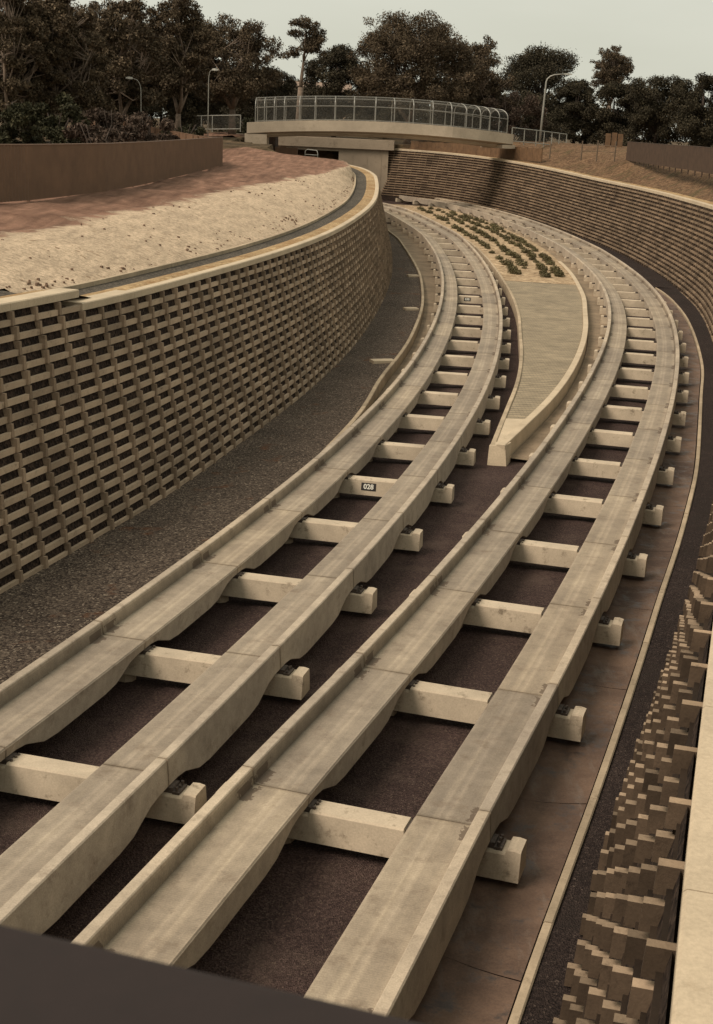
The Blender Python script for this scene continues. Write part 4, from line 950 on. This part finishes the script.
# pale brick building glimpsed behind the trees
root = empty('brick_building', (-13, 236, 6.3)); tag(root, 'pale brick building glimpsed between trunks left of the rounded dark tree', 'building')
def adb(o_): o_.location = (0, 0, 0); o_.parent = root; return o_
rb = (-13, 236, 6.3)
m = MB(); m.box(-22, -6, 232, 240, 6, 12.6); adb(m.build('wall', M['brick'], loc=rb))
m = MB(); m.loft([[(-22.6, 231.2, 12.6), (-22.6, 236, 14.4), (-22.6, 240.8, 12.6)], [(-5.4, 231.2, 12.6), (-5.4, 236, 14.4), (-5.4, 240.8, 12.6)]]); adb(m.build('roof', M['roof'], loc=rb))
for k in range(5):
    for l in range(1):
        m = MB(); x = -20.6 + k * 2.9; z = 8.6 + l * 3.2; m.box(x, x + 1.3, 231.9, 232.0, z, z + 1.4); adb(m.build('window', M['glass'], loc=rb))

# ------------------------------------------------------------------ overpass the photo is taken from
a = Vector((-.30, 1.18, 0)); b = Vector((.06, 1.07, 0)); d = (b - a).normalized(); nb = Vector((d.y, -d.x, 0)) 
if nb.y > 0: nb = -nb
root = empty('overpass', (0, .6, 5.2)); tag(root, 'dark brown parapet of the overpass across the bottom left corner, out of focus', 'overpass'); rl = tuple(root.location)
def par(name, l0, l1, w0, w1, z0, z1, mat):
    p = [a + d * l0 + nb * w0, a + d * l1 + nb * w0, a + d * l1 + nb * w1, a + d * l0 + nb * w1]; m = MB()
    m.hexa([(q.x, q.y, z0) for q in p] + [(q.x, q.y, z1) for q in p]); o_ = m.build(name, mat, loc=rl); o_.location = (0, 0, 0); o_.parent = root
    bv = o_.modifiers.new('edge', 'BEVEL'); bv.width = .012; bv.segments = 3
par('parapet', -7, 7, 0, .22, 5.95, 6.90, M['parapet'])
par('deck', -7, 7, .01, 3.2, 5.3, 5.94, M['bridge'])

# ------------------------------------------------------------------ camera
cam = bpy.data.cameras.new('camera'); co = bpy.data.objects.new('camera', cam); COL.objects.link(co); S.camera = co
cam.sensor_fit = 'VERTICAL'; cam.sensor_height = 36; cam.lens = 1385 / 1024 * 36; cam.shift_x = -(366 - 356.5) / 1024; cam.shift_y = (513.5 - 512) / 1024
cam.clip_start = .05; cam.clip_end = 9000
co.matrix_world = Matrix.Translation((0, 0, 7.66)) @ Matrix.Rotation(math.pi / 2 - .27188, 4, 'X') @ Matrix.Rotation(.045, 4, 'Z')
cam.dof.use_dof = True; cam.dof.focus_distance = 30; cam.dof.aperture_fstop = 9

# ------------------------------------------------------------------ light
w = bpy.data.worlds.new('World'); S.world = w; w.use_nodes = True; nt = w.node_tree
for n in list(nt.nodes): nt.nodes.remove(n)
out = nt.nodes.new('ShaderNodeOutputWorld')
sky = nt.nodes.new('ShaderNodeTexSky'); sky.sky_type = 'NISHITA'; sky.sun_disc = False; sky.sun_elevation = R(48); sky.sun_rotation = R(238); sky.dust_density = 4; sky.air_density = 1
b1 = nt.nodes.new('ShaderNodeBackground'); nt.links.new(sky.outputs[0], b1.inputs[0]); b1.inputs[1].default_value = .06
tc = nt.nodes.new('ShaderNodeTexCoord'); mp = nt.nodes.new('ShaderNodeMapping'); mp.inputs['Scale'].default_value = (1, 1, 4); nt.links.new(tc.outputs['Generated'], mp.inputs[0])
ns = nt.nodes.new('ShaderNodeTexNoise'); ns.inputs['Scale'].default_value = 2.2; ns.inputs['Detail'].default_value = 5; nt.links.new(mp.outputs[0], ns.inputs['Vector'])
cl = ramp(nt, ns.outputs['Fac'], [(.35, (.49, .49, .41)), (.65, (.56, .555, .475))])
b2 = nt.nodes.new('ShaderNodeBackground'); nt.links.new(cl, b2.inputs[0]); b2.inputs[1].default_value = 1.0
ms = nt.nodes.new('ShaderNodeMixShader'); ms.inputs[0].default_value = .88
nt.links.new(b1.outputs[0], ms.inputs[1]); nt.links.new(b2.outputs[0], ms.inputs[2]); nt.links.new(ms.outputs[0], out.inputs[0])
sun = bpy.data.lights.new('sun', 'SUN'); so = bpy.data.objects.new('sun', sun); COL.objects.link(so)
sun.energy = 2.2; sun.angle = R(28); sun.color = (1, .865, .73)
# the veiled sun stands behind the camera to the left
el, az = R(48), R(238)   # azimuth clockwise from +Y
dirv = Vector((math.sin(az) * math.cos(el), math.cos(az) * math.cos(el), math.sin(el)))
so.rotation_euler = dirv.to_track_quat('Z', 'Y').to_euler()
vs = S.view_settings; vs.view_transform = 'Standard'; vs.look = 'None'; vs.exposure = .50; vs.gamma = 1
S.render.engine = 'CYCLES'; S.render.resolution_x = 713; S.render.resolution_y = 1024
